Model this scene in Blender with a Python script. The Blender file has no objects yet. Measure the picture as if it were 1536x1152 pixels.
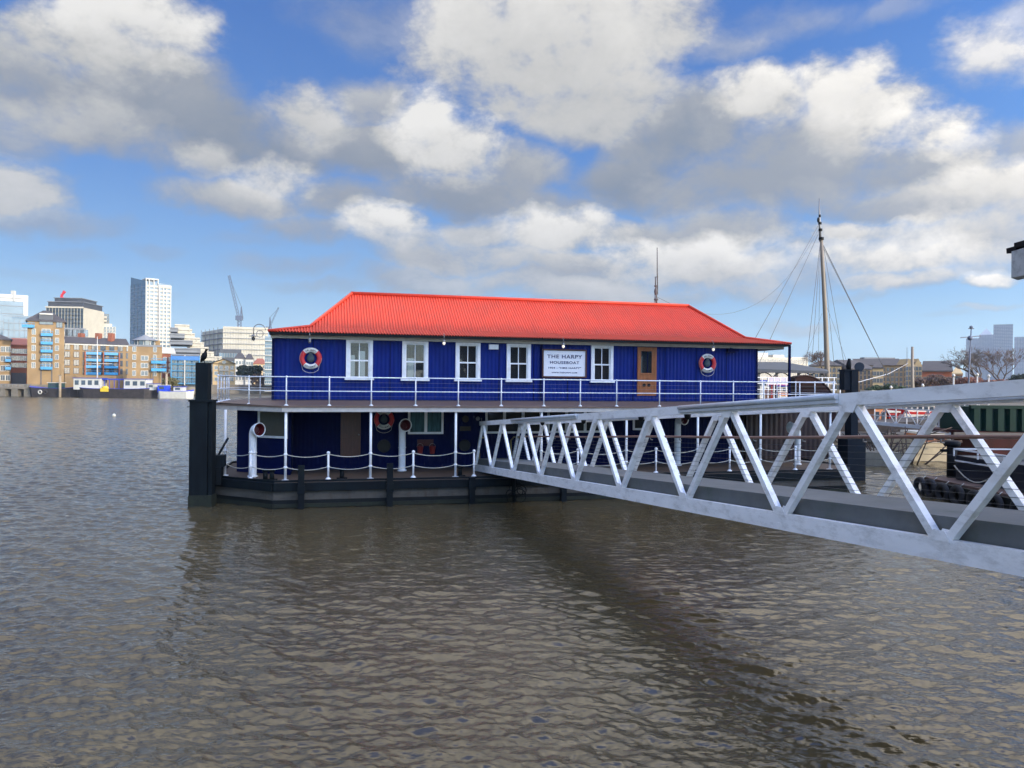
import bpy, math, random
import numpy as np
from mathutils import Vector, Matrix
random.seed(7)
rng = np.random.default_rng(7)
sc = bpy.context.scene
COL = sc.collection

# ------------------------------------------------------------------ camera
F = 1154.0; ROLL = .0095; EYE = 4.63
cd = bpy.data.cameras.new('camera'); cam = bpy.data.objects.new('camera', cd); COL.objects.link(cam)
cd.sensor_width = 36; cd.lens = 36*F/1536; cd.clip_start = .1; cd.clip_end = 9000
c_, s_ = math.cos(ROLL), math.sin(ROLL)
cam.matrix_world = Matrix(((c_, -s_, 0, 0), (0, 0, -1, 0), (s_, c_, 0, EYE), (0, 0, 0, 1)))
sc.camera = cam
sc.view_settings.view_transform = 'Standard'; sc.view_settings.look = 'None'
sc.view_settings.exposure = 0.42; sc.view_settings.gamma = 1
sc.cycles.use_denoising = True; sc.cycles.max_bounces = 6; sc.cycles.transparent_max_bounces = 12
sc.cycles.caustics_reflective = False; sc.cycles.caustics_refractive = False
sc.cycles.sample_clamp_indirect = 6; sc.cycles.volume_bounces = 0

# ------------------------------------------------------------------ sun and sky
SUN_H = Vector((.77, -.64, 0)).normalized(); SUN_EL = math.radians(16)
sd = bpy.data.lights.new('sun', 'SUN'); sun = bpy.data.objects.new('sun', sd); COL.objects.link(sun)
sd.energy = 3.3; sd.angle = math.radians(.5); sd.color = (1, .86, .66)
sdir = Vector((SUN_H.x*math.cos(SUN_EL), SUN_H.y*math.cos(SUN_EL), math.sin(SUN_EL)))
sun.rotation_euler = sdir.to_track_quat('Z', 'Y').to_euler()
sun.location = (0, 0, 60)

world = bpy.data.worlds.new('World'); sc.world = world; world.use_nodes = True
wt = world.node_tree; wt.nodes.clear()
def WN(t, **k):
    n = wt.nodes.new(t)
    for a, b in k.items(): setattr(n, a, b)
    return n
def WM(op, a, b=None, c=None, clamp=False):
    n = wt.nodes.new('ShaderNodeMath'); n.operation = op; n.use_clamp = clamp
    for i, v in enumerate((a, b, c)):
        if v is None: continue
        if isinstance(v, (int, float)): n.inputs[i].default_value = v
        else: wt.links.new(v, n.inputs[i])
    return n.outputs[0]
sky = WN('ShaderNodeTexSky', sky_type='NISHITA', sun_disc=False)
sky.sun_elevation = SUN_EL; sky.sun_rotation = math.atan2(SUN_H.x, SUN_H.y)
sky.air_density = 1.0; sky.dust_density = .6; sky.ozone_density = 2.5
tc = WN('ShaderNodeTexCoord')
# warp the direction with noise for ragged edges
nz = WN('ShaderNodeTexNoise'); nz.inputs['Scale'].default_value = 5.0; nz.inputs['Detail'].default_value = 5; nz.inputs['Roughness'].default_value = .55
wt.links.new(tc.outputs['Generated'], nz.inputs['Vector'])
v1 = WN('ShaderNodeVectorMath', operation='SUBTRACT'); wt.links.new(nz.outputs['Color'], v1.inputs[0]); v1.inputs[1].default_value = (.5, .5, .5)
v2 = WN('ShaderNodeVectorMath', operation='SCALE'); wt.links.new(v1.outputs[0], v2.inputs[0]); v2.inputs['Scale'].default_value = .10
v3 = WN('ShaderNodeVectorMath', operation='ADD'); wt.links.new(tc.outputs['Generated'], v3.inputs[0]); wt.links.new(v2.outputs[0], v3.inputs[1])
sx = WN('ShaderNodeSeparateXYZ'); wt.links.new(v3.outputs[0], sx.inputs[0])
AZ = WM('ARCTAN2', sx.outputs[0], sx.outputs[1])
EL = WM('ARCSINE', WM('MAXIMUM', WM('MINIMUM', sx.outputs[2], .999), -.999))
CLOUDS = [  # centre x, y, radii, strength, brightness (0 grey underside .. 1 sunlit top); as degrees from the aim
 (205,45,95,45,1.0,.95),(120,70,90,45,1,.7),(40,125,90,75,1.1,.35),(200,150,150,75,1.2,.22),(330,205,110,50,1.0,.08),(110,200,130,35,.9,.45),(20,200,60,40,.7,.5),
 (5,280,60,30,.8,.75),(40,320,80,22,.6,.35),
 (450,180,60,42,.9,.75),(560,150,90,36,.8,.5),(640,185,55,45,1.1,1.0),(680,225,60,45,1.1,.85),(560,225,130,45,1.1,.2),(760,255,90,40,1,.4),(700,290,140,34,1,.15),(420,235,90,45,.9,.12),
 (300,245,40,24,.6,.75),(420,275,60,22,.8,.95),(360,300,120,26,.9,.5),(520,300,110,30,.9,.25),(575,335,60,28,1,.98),(480,345,90,20,.7,.35),(640,375,90,22,.6,.55),(730,350,90,24,.8,.6),(450,400,90,16,.45,.35),
 (560,30,110,40,.42,.35),(670,45,90,50,.6,.5),(850,10,190,60,1.3,.8),(840,90,160,65,1.3,.8),(890,160,130,40,1.1,.6),(1000,40,90,60,.9,.7),(1090,80,60,30,.5,.6),
 (1190,40,110,26,.42,.6),(1340,20,60,16,.4,.5),(1330,95,50,14,.0,.8),
 (1040,215,130,60,1.2,.1),(940,270,90,40,1,.08),(1130,290,160,40,1.1,.3),(1200,240,160,55,1.2,.3),(1150,165,60,40,1,.8),(1240,140,60,40,1.1,.95),(1290,120,40,30,.9,.95),(1300,180,90,40,1.1,.75),(1400,185,70,28,1,.95),(1450,200,40,20,.7,.9),
 (1400,240,130,40,1.1,.25),(1530,200,60,30,.8,.35),(1500,260,70,30,1,.75),(1440,290,110,30,1,.4),(1330,300,120,24,.9,.3),(1530,310,60,24,.8,.4),
 (1480,75,55,36,.75,.9),(1450,90,40,20,.5,.7),(1530,10,40,20,.5,.6),
 (850,350,90,30,1,.85),(700,385,150,26,.85,.45),(600,360,80,26,.8,.6),(1060,350,120,30,.9,.45),(640,420,130,20,.7,.4),(850,425,180,22,.8,.5),(1060,405,110,30,.9,.65),(1240,400,90,24,.6,.65),(1350,360,160,30,.8,.55),(1490,350,90,40,.9,.5),(820,310,90,24,.8,.3),(820,70,200,90,1,.75),(960,350,110,24,.9,.35),(1010,385,90,26,1,.85),(900,400,140,20,.9,.4),(760,395,80,22,.8,.6),(930,440,160,16,.8,.55),(720,430,110,14,.6,.5),(1110,430,70,16,.7,.6),(1150,410,40,14,.7,.7),(1140,370,26,12,.4,.8),
 (1280,340,80,14,.9,.8),(1330,375,90,22,1,.85),(1400,350,90,16,.8,.6),(1350,410,60,14,.9,.75),(1310,430,50,8,.4,.7),(1470,400,50,14,.6,.7),(1500,380,50,14,.7,.7),(1465,414,26,10,.9,.95),(1465,457,36,5,.5,.85),(1200,475,60,10,.5,.7),(1420,470,30,7,.3,.7),
 (230,365,40,9,.35,.2),(130,330,60,14,.4,.2),(100,370,40,8,.3,.2),(240,430,40,7,.3,.2),(480,430,80,10,.45,.3),(30,400,60,8,.25,.3),(390,360,60,10,.3,.3),
]
def ang(x, y):
    dx = x-768; dy = y-576
    u = (dx+ROLL*dy)/F; v = -(dy-ROLL*dx)/F
    return math.atan(u), math.atan(v/math.sqrt(1+u*u))
n2 = WN('ShaderNodeTexNoise'); n2.inputs['Scale'].default_value = 9; n2.inputs['Detail'].default_value = 9; n2.inputs['Roughness'].default_value = .63; n2.inputs['Distortion'].default_value = .25
mpn = WN('ShaderNodeMapping'); mpn.inputs['Scale'].default_value = (1, 1, 1.5); wt.links.new(tc.outputs['Generated'], mpn.inputs[0]); wt.links.new(mpn.outputs[0], n2.inputs['Vector'])
nf = WM('SUBTRACT', n2.outputs['Fac'], .5)
n3 = WN('ShaderNodeTexNoise'); n3.inputs['Scale'].default_value = 26; n3.inputs['Detail'].default_value = 6; n3.inputs['Roughness'].default_value = .6; wt.links.new(mpn.outputs[0], n3.inputs['Vector'])
nf2 = WM('SUBTRACT', n3.outputs['Fac'], .5)
edge = WM('MULTIPLY_ADD', nf2, .8, WM('MULTIPLY', nf, 2.6))
edge2 = WM('MULTIPLY_ADD', nf2, 1.5, WM('MULTIPLY', nf, 2.2))
GH = []
for (x, y, rx, ry, am, br) in CLOUDS: k_ = 1.12 if br >= .7 else 1.0; GH.append((*ang(x, y), rx/F*1.08*k_, ry/F*1.1*k_, min(am, 1), br))
GH.sort(key=lambda g: (g[5] > .3)+(g[5] > .6)+(g[5] > .8))
out = []
for a, e, rx, ry, am, br in ((0,.85,1.6,.28,1,.7),(-.35,.62,.3,.10,1,.6),(.1,.66,.34,.13,1,.75),(.5,.62,.36,.12,1,1.0),(-.05,.95,.6,.14,1,.8),(.6,.9,.5,.16,1,1.0),(.85,.42,.16,.2,1,.9),(-.8,.3,.15,.12,1,.6),
  (1.5,.3,.3,.14,1,.9),(1.9,.7,.5,.2,1,1),(2.6,.25,.4,.12,1,.9),(3.0,.8,.5,.2,1,.8),(-2.6,.4,.4,.15,1,.9),(-2.0,.8,.4,.2,1,.8),(-1.6,.25,.3,.1,1,.8)): out.append((a, e, rx, ry, am, br))
A_ = B_ = None
for (a, e, rx, ry, am, br) in out+GH:
    if am <= 0: continue
    p = WM('MULTIPLY_ADD', AZ, 1/rx, -a/rx); q = WM('MULTIPLY_ADD', EL, 1/ry, -e/ry)
    d = WM('MULTIPLY_ADD', p, p, WM('MULTIPLY', q, q))
    al = WM('MULTIPLY', WM('MULTIPLY_ADD', WM('SUBTRACT', edge if br < .7 else edge2, d), *((.72, 1.05) if br < .7 else (.85, 1.12)), clamp=True), am)
    b = WM('MULTIPLY_ADD', q, .20, br)
    if A_ is None: A_ = al; B_ = b; continue
    B_ = WM('MULTIPLY_ADD', al, WM('SUBTRACT', b, B_), B_)
    A_ = WM('MAXIMUM', A_, al)
mr = WN('ShaderNodeMapRange', interpolation_type='SMOOTHSTEP'); mr.inputs['From Min'].default_value = 0; mr.inputs['From Max'].default_value = .95
wt.links.new(A_, mr.inputs['Value'])
br = WM('MULTIPLY_ADD', nf2, .15, WM('MULTIPLY_ADD', nf, .45, B_))
cr = WN('ShaderNodeValToRGB'); wt.links.new(br, cr.inputs[0])
E = cr.color_ramp.elements
E[0].position = .0; E[0].color = (.155, .19, .25, 1)
E[1].position = 1.0; E[1].color = (.62, .61, .59, 1)
e = cr.color_ramp.elements.new(.35); e.color = (.25, .27, .305, 1)
e = cr.color_ramp.elements.new(.65); e.color = (.41, .41, .405, 1)
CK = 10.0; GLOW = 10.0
csc = WN('ShaderNodeVectorMath', operation='SCALE'); wt.links.new(cr.outputs[0], csc.inputs[0]); csc.inputs['Scale'].default_value = CK
# clear sky: the sky texture, graded towards the deep blue overhead and pale horizon of the day
sg = WN('ShaderNodeSeparateXYZ'); wt.links.new(tc.outputs['Generated'], sg.inputs[0])
gr = WN('ShaderNodeValToRGB'); wt.links.new(sg.outputs[2], gr.inputs[0]); G_ = gr.color_ramp.elements
G_[0].position = 0; G_[0].color = (.33, .48, .60, 1); G_[1].position = 1; G_[1].color = (.02, .07, .28, 1)
for p_, c3 in ((.06, (.25, .42, .58)), (.14, (.13, .285, .545)), (.26, (.062, .18, .47)), (.42, (.036, .125, .40))): e = G_.new(p_); e.color = (*c3, 1)
g10 = WN('ShaderNodeVectorMath', operation='SCALE'); wt.links.new(gr.outputs[0], g10.inputs[0]); g10.inputs['Scale'].default_value = 10
hs = WN('ShaderNodeMix', data_type='RGBA'); hs.inputs['Factor'].default_value = .85
wt.links.new(sky.outputs[0], hs.inputs[6]); wt.links.new(g10.outputs[0], hs.inputs[7])
mx = WN('ShaderNodeMix', data_type='RGBA'); wt.links.new(mr.outputs[0], mx.inputs['Factor'])
wt.links.new(hs.outputs[2], mx.inputs[6]); wt.links.new(csc.outputs[0], mx.inputs[7])
# gain added to sky and cloud on the sun's side, lifting shaded faces
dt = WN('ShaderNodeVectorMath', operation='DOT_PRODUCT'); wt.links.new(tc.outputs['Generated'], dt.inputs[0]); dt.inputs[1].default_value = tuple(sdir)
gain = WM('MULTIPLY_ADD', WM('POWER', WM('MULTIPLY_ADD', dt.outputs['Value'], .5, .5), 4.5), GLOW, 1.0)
gain = WM('ADD', gain, WM('MULTIPLY', WM('SUBTRACT', sg.outputs[2], .46, clamp=True), 8.0))      # added brightness overhead, out of view, for the water's reflections
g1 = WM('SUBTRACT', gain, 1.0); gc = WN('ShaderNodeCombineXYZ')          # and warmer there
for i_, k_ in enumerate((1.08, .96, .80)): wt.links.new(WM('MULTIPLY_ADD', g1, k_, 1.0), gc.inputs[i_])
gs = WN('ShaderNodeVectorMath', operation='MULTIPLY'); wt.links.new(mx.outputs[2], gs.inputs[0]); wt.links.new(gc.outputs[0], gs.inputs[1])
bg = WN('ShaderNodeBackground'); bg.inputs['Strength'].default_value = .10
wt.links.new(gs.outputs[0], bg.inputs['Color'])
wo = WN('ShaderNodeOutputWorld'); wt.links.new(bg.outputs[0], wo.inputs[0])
world.cycles.sampling_method = 'MANUAL'; world.cycles.sample_map_resolution = 512

# ------------------------------------------------------------------ materials
MATS = {}
def M(name, rgb, rough=.6, var=.12, scale=3.0, bump=0.0, metal=0.0, spec=.4, dirt=None, dscale=1.2, damt=.5, stretch=(1, 1, 1), coat=0):
    if name in MATS: return MATS[name]
    m = bpy.data.materials.new(name); m.use_nodes = True; t = m.node_tree; N = t.nodes; L = t.links
    b = N['Principled BSDF']; b.inputs['Roughness'].default_value = rough; b.inputs['Metallic'].default_value = metal
    b.inputs['Specular IOR Level'].default_value = spec; b.inputs['Coat Weight'].default_value = coat
    tcn = N.new('ShaderNodeTexCoord'); mp = N.new('ShaderNodeMapping'); mp.inputs['Scale'].default_value = stretch
    L.new(tcn.outputs['Object'], mp.inputs[0])
    n = N.new('ShaderNodeTexNoise'); n.inputs['Scale'].default_value = scale; n.inputs['Detail'].default_value = 5; n.inputs['Roughness'].default_value = .6
    L.new(mp.outputs[0], n.inputs['Vector'])
    r = N.new('ShaderNodeValToRGB'); L.new(n.outputs['Fac'], r.inputs[0])
    r.color_ramp.elements[0].position = .3; r.color_ramp.elements[1].position = .7
    r.color_ramp.elements[0].color = tuple(c*(1-var) for c in rgb)+(1,); r.color_ramp.elements[1].color = tuple(min(1, c*(1+var)) for c in rgb)+(1,)
    out = r.outputs[0]
    if dirt:
        n2 = N.new('ShaderNodeTexNoise'); n2.inputs['Scale'].default_value = dscale; n2.inputs['Detail'].default_value = 7; n2.inputs['Roughness'].default_value = .7
        L.new(mp.outputs[0], n2.inputs['Vector'])
        r2_ = N.new('ShaderNodeValToRGB'); L.new(n2.outputs['Fac'], r2_.inputs[0])
        r2_.color_ramp.elements[0].position = .5; r2_.color_ramp.elements[1].position = .75
        r2_.color_ramp.elements[0].color = (0, 0, 0, 1); r2_.color_ramp.elements[1].color = (damt,)*3+(1,)
        mxx = N.new('ShaderNodeMix'); mxx.data_type = 'RGBA'; L.new(r2_.outputs[0], mxx.inputs['Factor']); L.new(out, mxx.inputs[6]); mxx.inputs[7].default_value = tuple(dirt)+(1,)
        out = mxx.outputs[2]
    L.new(out, b.inputs['Base Color'])
    rr = N.new('ShaderNodeMath'); rr.operation = 'MULTIPLY_ADD'; L.new(n.outputs['Fac'], rr.inputs[0]); rr.inputs[1].default_value = .25; rr.inputs[2].default_value = max(0, rough-.12); L.new(rr.outputs[0], b.inputs['Roughness'])
    if bump:
        bp = N.new('ShaderNodeBump'); bp.inputs['Strength'].default_value = bump; bp.inputs['Distance'].default_value = .02
        L.new(n.outputs['Fac'], bp.inputs['Height']); L.new(bp.outputs[0], b.inputs['Normal'])
    MATS[name] = m
    return m
def brickmat(name, c1, c2, mortar, bw=.9, bh=.3):
    m = M(name, c1, .85, .25, .35, spec=.2); t = m.node_tree; N = t.nodes; L = t.links; b = N['Principled BSDF']
    src = b.inputs['Base Color'].links[0].from_socket
    n = N.new('ShaderNodeTexNoise'); n.inputs['Scale'].default_value = 4; n.inputs['Detail'].default_value = 6
    mx_ = N.new('ShaderNodeMix'); mx_.data_type = 'RGBA'; L.new(n.outputs['Fac'], mx_.inputs['Factor']); L.new(src, mx_.inputs[6]); mx_.inputs[7].default_value = tuple(c2)+(1,)
    L.new(mx_.outputs[2], b.inputs['Base Color']); return m
def glassmat(name, tint=(.02, .025, .03), rough=.03, trans=0.0):
    if name in MATS: return MATS[name]
    m = bpy.data.materials.new(name); m.use_nodes = True; t = m.node_tree; N = t.nodes; L = t.links
    b = N['Principled BSDF']; b.inputs['Base Color'].default_value = tuple(tint)+(1,); b.inputs['Roughness'].default_value = rough; b.inputs['IOR'].default_value = 1.5
    b.inputs['Specular IOR Level'].default_value = .45
    tcn = N.new('ShaderNodeTexCoord'); n = N.new('ShaderNodeTexNoise'); n.inputs['Scale'].default_value = 1.3; L.new(tcn.outputs['Object'], n.inputs['Vector'])
    bp = N.new('ShaderNodeBump'); bp.inputs['Strength'].default_value = .12; bp.inputs['Distance'].default_value = .05; L.new(n.outputs['Fac'], bp.inputs['Height']); L.new(bp.outputs[0], b.inputs['Normal'])
    if trans:
        tr = N.new('ShaderNodeBsdfTransparent'); tr.inputs[0].default_value = (.85, .9, .9, 1); mxs = N.new('ShaderNodeMixShader'); mxs.inputs[0].default_value = trans
        L.new(b.outputs[0], mxs.inputs[1]); L.new(tr.outputs[0], mxs.inputs[2]); L.new(mxs.outputs[0], N['Material Output'].inputs[0])
    MATS[name] = m; return m
WHITE = M('white_paint', (.66, .68, .70), .35, .05, 4, dirt=(.30, .28, .24), dscale=3, damt=.35)
RAILW = M('rail_white', (.72, .73, .73), .35, .06, 8)
GANGW = M('gangway_white', (.86, .85, .83), .38, .06, 2, dirt=(.20, .18, .13), dscale=2.2, damt=.55, stretch=(1, 1, 2.5), bump=.1)
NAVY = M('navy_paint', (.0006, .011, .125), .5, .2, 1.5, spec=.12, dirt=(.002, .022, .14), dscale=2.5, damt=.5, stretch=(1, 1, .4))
NAVYD = M('navy_trim_and_shade', (.0008, .004, .04), .6, .2, 2, spec=.08)  # dark trim; on the lower storey the recess shade is in this colour
REDR = M('red_roof_paint', (.53, .046, .020), .5, .1, 1.2, spec=.35, dirt=(.48, .06, .035), dscale=1.8, damt=.6)
BLACK = M('black_paint', (.004, .005, .006), .6, .3, 5, bump=.2, spec=.15)
TAR = M('tarred_timber', (.004, .007, .009), .7, .5, 3, bump=.5, stretch=(1, 1, .3), spec=.15, dirt=(.012, .020, .018), dscale=2)
DECKB = M('deck_brown', (.135, .090, .065), .6, .15, 3, bump=.1)
DECKF = M('deck_boards', (.085, .06, .042), .7, .3, 4, stretch=(.3, 4, 1), bump=.2)
WOOD = M('varnished_wood', (.24, .085, .028), .4, .25, 5, stretch=(4, 4, .6), coat=.2)
WOODD = M('dark_wood', (.06, .018, .009), .45, .25, 5, stretch=(4, 4, .6))  # lower door's shade is in this brown; the sign frame shares it
HULLG = M('hull_grey', (.075, .07, .058), .8, .25, 1.5, bump=.4, dirt=(.02, .02, .018), dscale=1.6, damt=.8, stretch=(.7, .7, 2))
HULLB = M('hull_black', (.005, .007, .007), .6, .4, 2, bump=.3, spec=.2)
ROPE = M('rope_grey', (.45, .43, .36), .8, .2, 20)
STEEL = M('steel_grey', (.2, .2, .2), .45, .15, 8, metal=.6)
RED = M('red_paint', (.42, .02, .02), .4, .15, 6)
GLASS = glassmat('window_glass', trans=.35)
GLASSD = glassmat('dark_glass')
BLIND = M('wooden_blind', (.05, .022, .015), .6, .2, 30)
DARKIN = M('dark_interior', (.02, .018, .016), .8, .2, 3)

# ------------------------------------------------------------------ mesh helpers
def streaks(m, tint, amt, sx=6.0, sz=.5, lo=.52, hi=.72):
    t = m.node_tree; N = t.nodes; L = t.links; b = N['Principled BSDF']; src = b.inputs['Base Color'].links[0].from_socket
    tcn = N.new('ShaderNodeTexCoord'); mp = N.new('ShaderNodeMapping'); mp.inputs['Scale'].default_value = (sx, sx*.12, sz); L.new(tcn.outputs['Object'], mp.inputs[0])
    n = N.new('ShaderNodeTexNoise'); n.inputs['Scale'].default_value = 1; n.inputs['Detail'].default_value = 6; n.inputs['Roughness'].default_value = .65; L.new(mp.outputs[0], n.inputs['Vector'])
    mr_ = N.new('ShaderNodeMapRange'); mr_.inputs['From Min'].default_value = lo; mr_.inputs['From Max'].default_value = hi; mr_.inputs['To Max'].default_value = amt; L.new(n.outputs['Fac'], mr_.inputs['Value'])
    x = N.new('ShaderNodeMix'); x.data_type = 'RGBA'; L.new(mr_.outputs[0], x.inputs['Factor']); L.new(src, x.inputs[6]); x.inputs[7].default_value = tuple(tint)+(1,); L.new(x.outputs[2], b.inputs['Base Color'])
streaks(REDR, (.36, .035, .02), .6); streaks(NAVY, (.003, .022, .15), .7, 5, .35); streaks(HULLG, (.05, .028, .014), .8, 3, .4); streaks(WHITE, (.42, .36, .28), .35, 9, .8)
streaks(GANGW, (.36, .27, .17), .45, 1.2, .9, .56, .75)
class MB:
    def __init__(s, off=(0, 0, 0)): s.v = []; s.f = []; s.off = Vector(off); s.sm = []
    def add(s, vs, fs, smooth=False):
        n = len(s.v); s.v += [tuple(Vector(v)-s.off) for v in vs]
        s.f += [tuple(i+n for i in f) for f in fs]; s.sm += [smooth]*len(fs); return s
    def box(s, x0, x1, y0, y1, z0, z1):
        return s.add([(x0,y0,z0),(x1,y0,z0),(x1,y1,z0),(x0,y1,z0),(x0,y0,z1),(x1,y0,z1),(x1,y1,z1),(x0,y1,z1)],
                     [(0,3,2,1),(4,5,6,7),(0,1,5,4),(1,2,6,5),(2,3,7,6),(3,0,4,7)])
    def bar(s, p, q, w, h, up=(0, 0, 1)):      # square bar p->q, w across, h along up
        p = Vector(p); q = Vector(q); d = (q-p).normalized(); u = Vector(up)
        a = d.cross(u)
        if a.length < 1e-4: a = d.cross(Vector((1, 0, 0)))
        a.normalize(); u = a.cross(d).normalized(); a *= w/2; u *= h/2
        vs = [p-a-u, p+a-u, p+a+u, p-a+u, q-a-u, q+a-u, q+a+u, q-a+u]
        return s.add(vs, [(0,1,2,3),(7,6,5,4),(4,5,1,0),(5,6,2,1),(6,7,3,2),(7,4,0,3)])
    def prism(s, poly, z0, z1, ztop=None):     # poly: list of (x,y), counter-clockwise
        n = len(poly); zt = ztop or [z1]*n
        vs = [(x, y, z0) for x, y in poly]+[(x, y, zt[i]) for i, (x, y) in enumerate(poly)]
        fs = [tuple(range(n-1, -1, -1)), tuple(range(n, 2*n))]+[(i, (i+1) % n, n+(i+1) % n, n+i) for i in range(n)]
        return s.add(vs, fs)
    def tube(s, pts, r, n=8, cap=True, smooth=True):
        pts = [Vector(p) for p in pts]; m = len(pts)
        rs = r if isinstance(r, (list, tuple)) else [r]*m
        vs = []; a = None
        for i, p in enumerate(pts):
            d = (pts[min(i+1, m-1)]-pts[max(i-1, 0)]).normalized()
            if a is None: a = d.orthogonal().normalized()
            else: a = (a-d*a.dot(d)).normalized() if (a-d*a.dot(d)).length > 1e-5 else d.orthogonal().normalized()
            b = d.cross(a)
            for k in range(n):
                t = 2*math.pi*k/n; vs.append(p+(a*math.cos(t)+b*math.sin(t))*rs[i])
        fs = [(i*n+k, i*n+(k+1) % n, (i+1)*n+(k+1) % n, (i+1)*n+k) for i in range(m-1) for k in range(n)]
        s.add(vs, fs, smooth)
        if cap: s.f += [tuple(len(s.v)-len(vs)+k for k in range(n-1, -1, -1)), tuple(len(s.v)-n+k for k in range(n))]; s.sm += [False, False]
        return s
    def torus(s, c, R, r, axis=(0, 1, 0), a0=0, a1=2*math.pi, n=24, m=10, sq=1.0):
        ax = Vector(axis).normalized(); e1 = ax.orthogonal().normalized()
        if abs(ax.z) < .9: e1 = Vector((0, 0, 1)).cross(ax).normalized()
        e2 = ax.cross(e1); c = Vector(c); full = abs(a1-a0-2*math.pi) < 1e-4
        vs = []; nn = n if full else n+1
        for i in range(nn):
            t = a0+(a1-a0)*i/n; d = e1*math.cos(t)+e2*math.sin(t)
            for k in range(m):
                u = 2*math.pi*k/m; vs.append(c+d*(R+r*math.cos(u))+ax*(r*sq*math.sin(u)))
        fs = [(i*m+k, i*m+(k+1) % m, ((i+1) % nn)*m+(k+1) % m, ((i+1) % nn)*m+k) for i in range(n) for k in range(m)]
        return s.add(vs, fs, True)
    def disc(s, c, r, axis, th=.02, n=20):
        ax = Vector(axis).normalized(); return s.tube([Vector(c)-ax*th/2, Vector(c)+ax*th/2], r, n, smooth=False)
    def ball(s, c, r, sc_=(1, 1, 1), n=10, m=7):
        vs = [];
        for i in range(m+1):
            t = math.pi*i/m
            for k in range(n):
                u = 2*math.pi*k/n; vs.append((c[0]+r*sc_[0]*math.sin(t)*math.cos(u), c[1]+r*sc_[1]*math.sin(t)*math.sin(u), c[2]+r*sc_[2]*math.cos(t)))
        fs = [(i*n+k, (i+1)*n+k, (i+1)*n+(k+1) % n, i*n+(k+1) % n) for i in range(m) for k in range(n)]
        return s.add(vs, fs, True)
    def build(s, name, mat, parent=None, **tags):
        me = bpy.data.meshes.new(name); me.from_pydata(s.v, [], s.f); me.update()
        if any(s.sm): me.polygons.foreach_set('use_smooth', s.sm[:len(me.polygons)])
        if mat: me.materials.append(mat)
        o = bpy.data.objects.new(name, me); COL.objects.link(o); o.parent = parent
        if parent is None: o.location = s.off
        for k, v in tags.items(): o[k] = v
        return o
def thing(name, label, cat, loc=(0, 0, 0), rz=0, group=None):
    o = bpy.data.objects.new(name, None); COL.objects.link(o); o.location = loc; o.rotation_euler = (0, 0, rz); o.empty_display_size = .3
    o['label'] = label; o['category'] = cat
    if group: o['group'] = group
    return o
def kids(o): return [c for c in COL.objects if c.parent == o]
def copy_tree(o, parent=None):
    c = o.copy(); COL.objects.link(c)
    if parent is not None: c.parent = parent
    for ch in kids(o): copy_tree(ch, c)
    return c
def tag(o, label, cat, group=None):
    o['label'] = label; o['category'] = cat
    if group: o['group'] = group
    return o
def struct(o): o['kind'] = 'structure'; return o
def textmesh(s, size, width=None, extrude=.003):
    cu = bpy.data.curves.new('t', 'FONT'); cu.body = s; cu.size = size; cu.align_x = 'CENTER'; cu.extrude = extrude; cu.offset = size*.018; cu.space_character = 1.12
    o = bpy.data.objects.new('t', cu); COL.objects.link(o); bpy.context.view_layer.update()
    me = bpy.data.meshes.new_from_object(o.evaluated_get(bpy.context.evaluated_depsgraph_get()))
    vs = [v.co.copy() for v in me.vertices]; fs = [tuple(p.vertices) for p in me.polygons]
    bpy.data.objects.remove(o); bpy.data.curves.remove(cu)
    w = max(v.x for v in vs)-min(v.x for v in vs); k = width/w if width else 1
    return [(v.x*k, -v.z, v.y*(k if width else 1)) for v in vs], fs
# pixel (of the 1536-wide photo) -> direction and point at depth Y
def dirp(x, y):
    dx = x-768; dy = y-576
    return (dx+ROLL*dy)/F, -(dy-ROLL*dx)/F
def at(x, y, Y):
    u, w = dirp(x, y); return Vector((u*Y, Y, EYE+w*Y))
# boat frame
A = math.atan(.25); CA, SA = math.cos(A), math.sin(A); BO = Vector((0, 32.6, 0))
def hit(x, y, v):
    u_, w = dirp(x, y)
    # point t*(u_,1): v = -X*SA + (Y-32.6)*CA
    t = (v+BO.y*CA)/(CA-u_*SA); X = u_*t
    return X*CA+(t-BO.y)*SA, EYE+w*t
def b2w(u, v, z=0): return Vector((u*CA-v*SA, BO.y+u*SA+v*CA, z))
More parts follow.
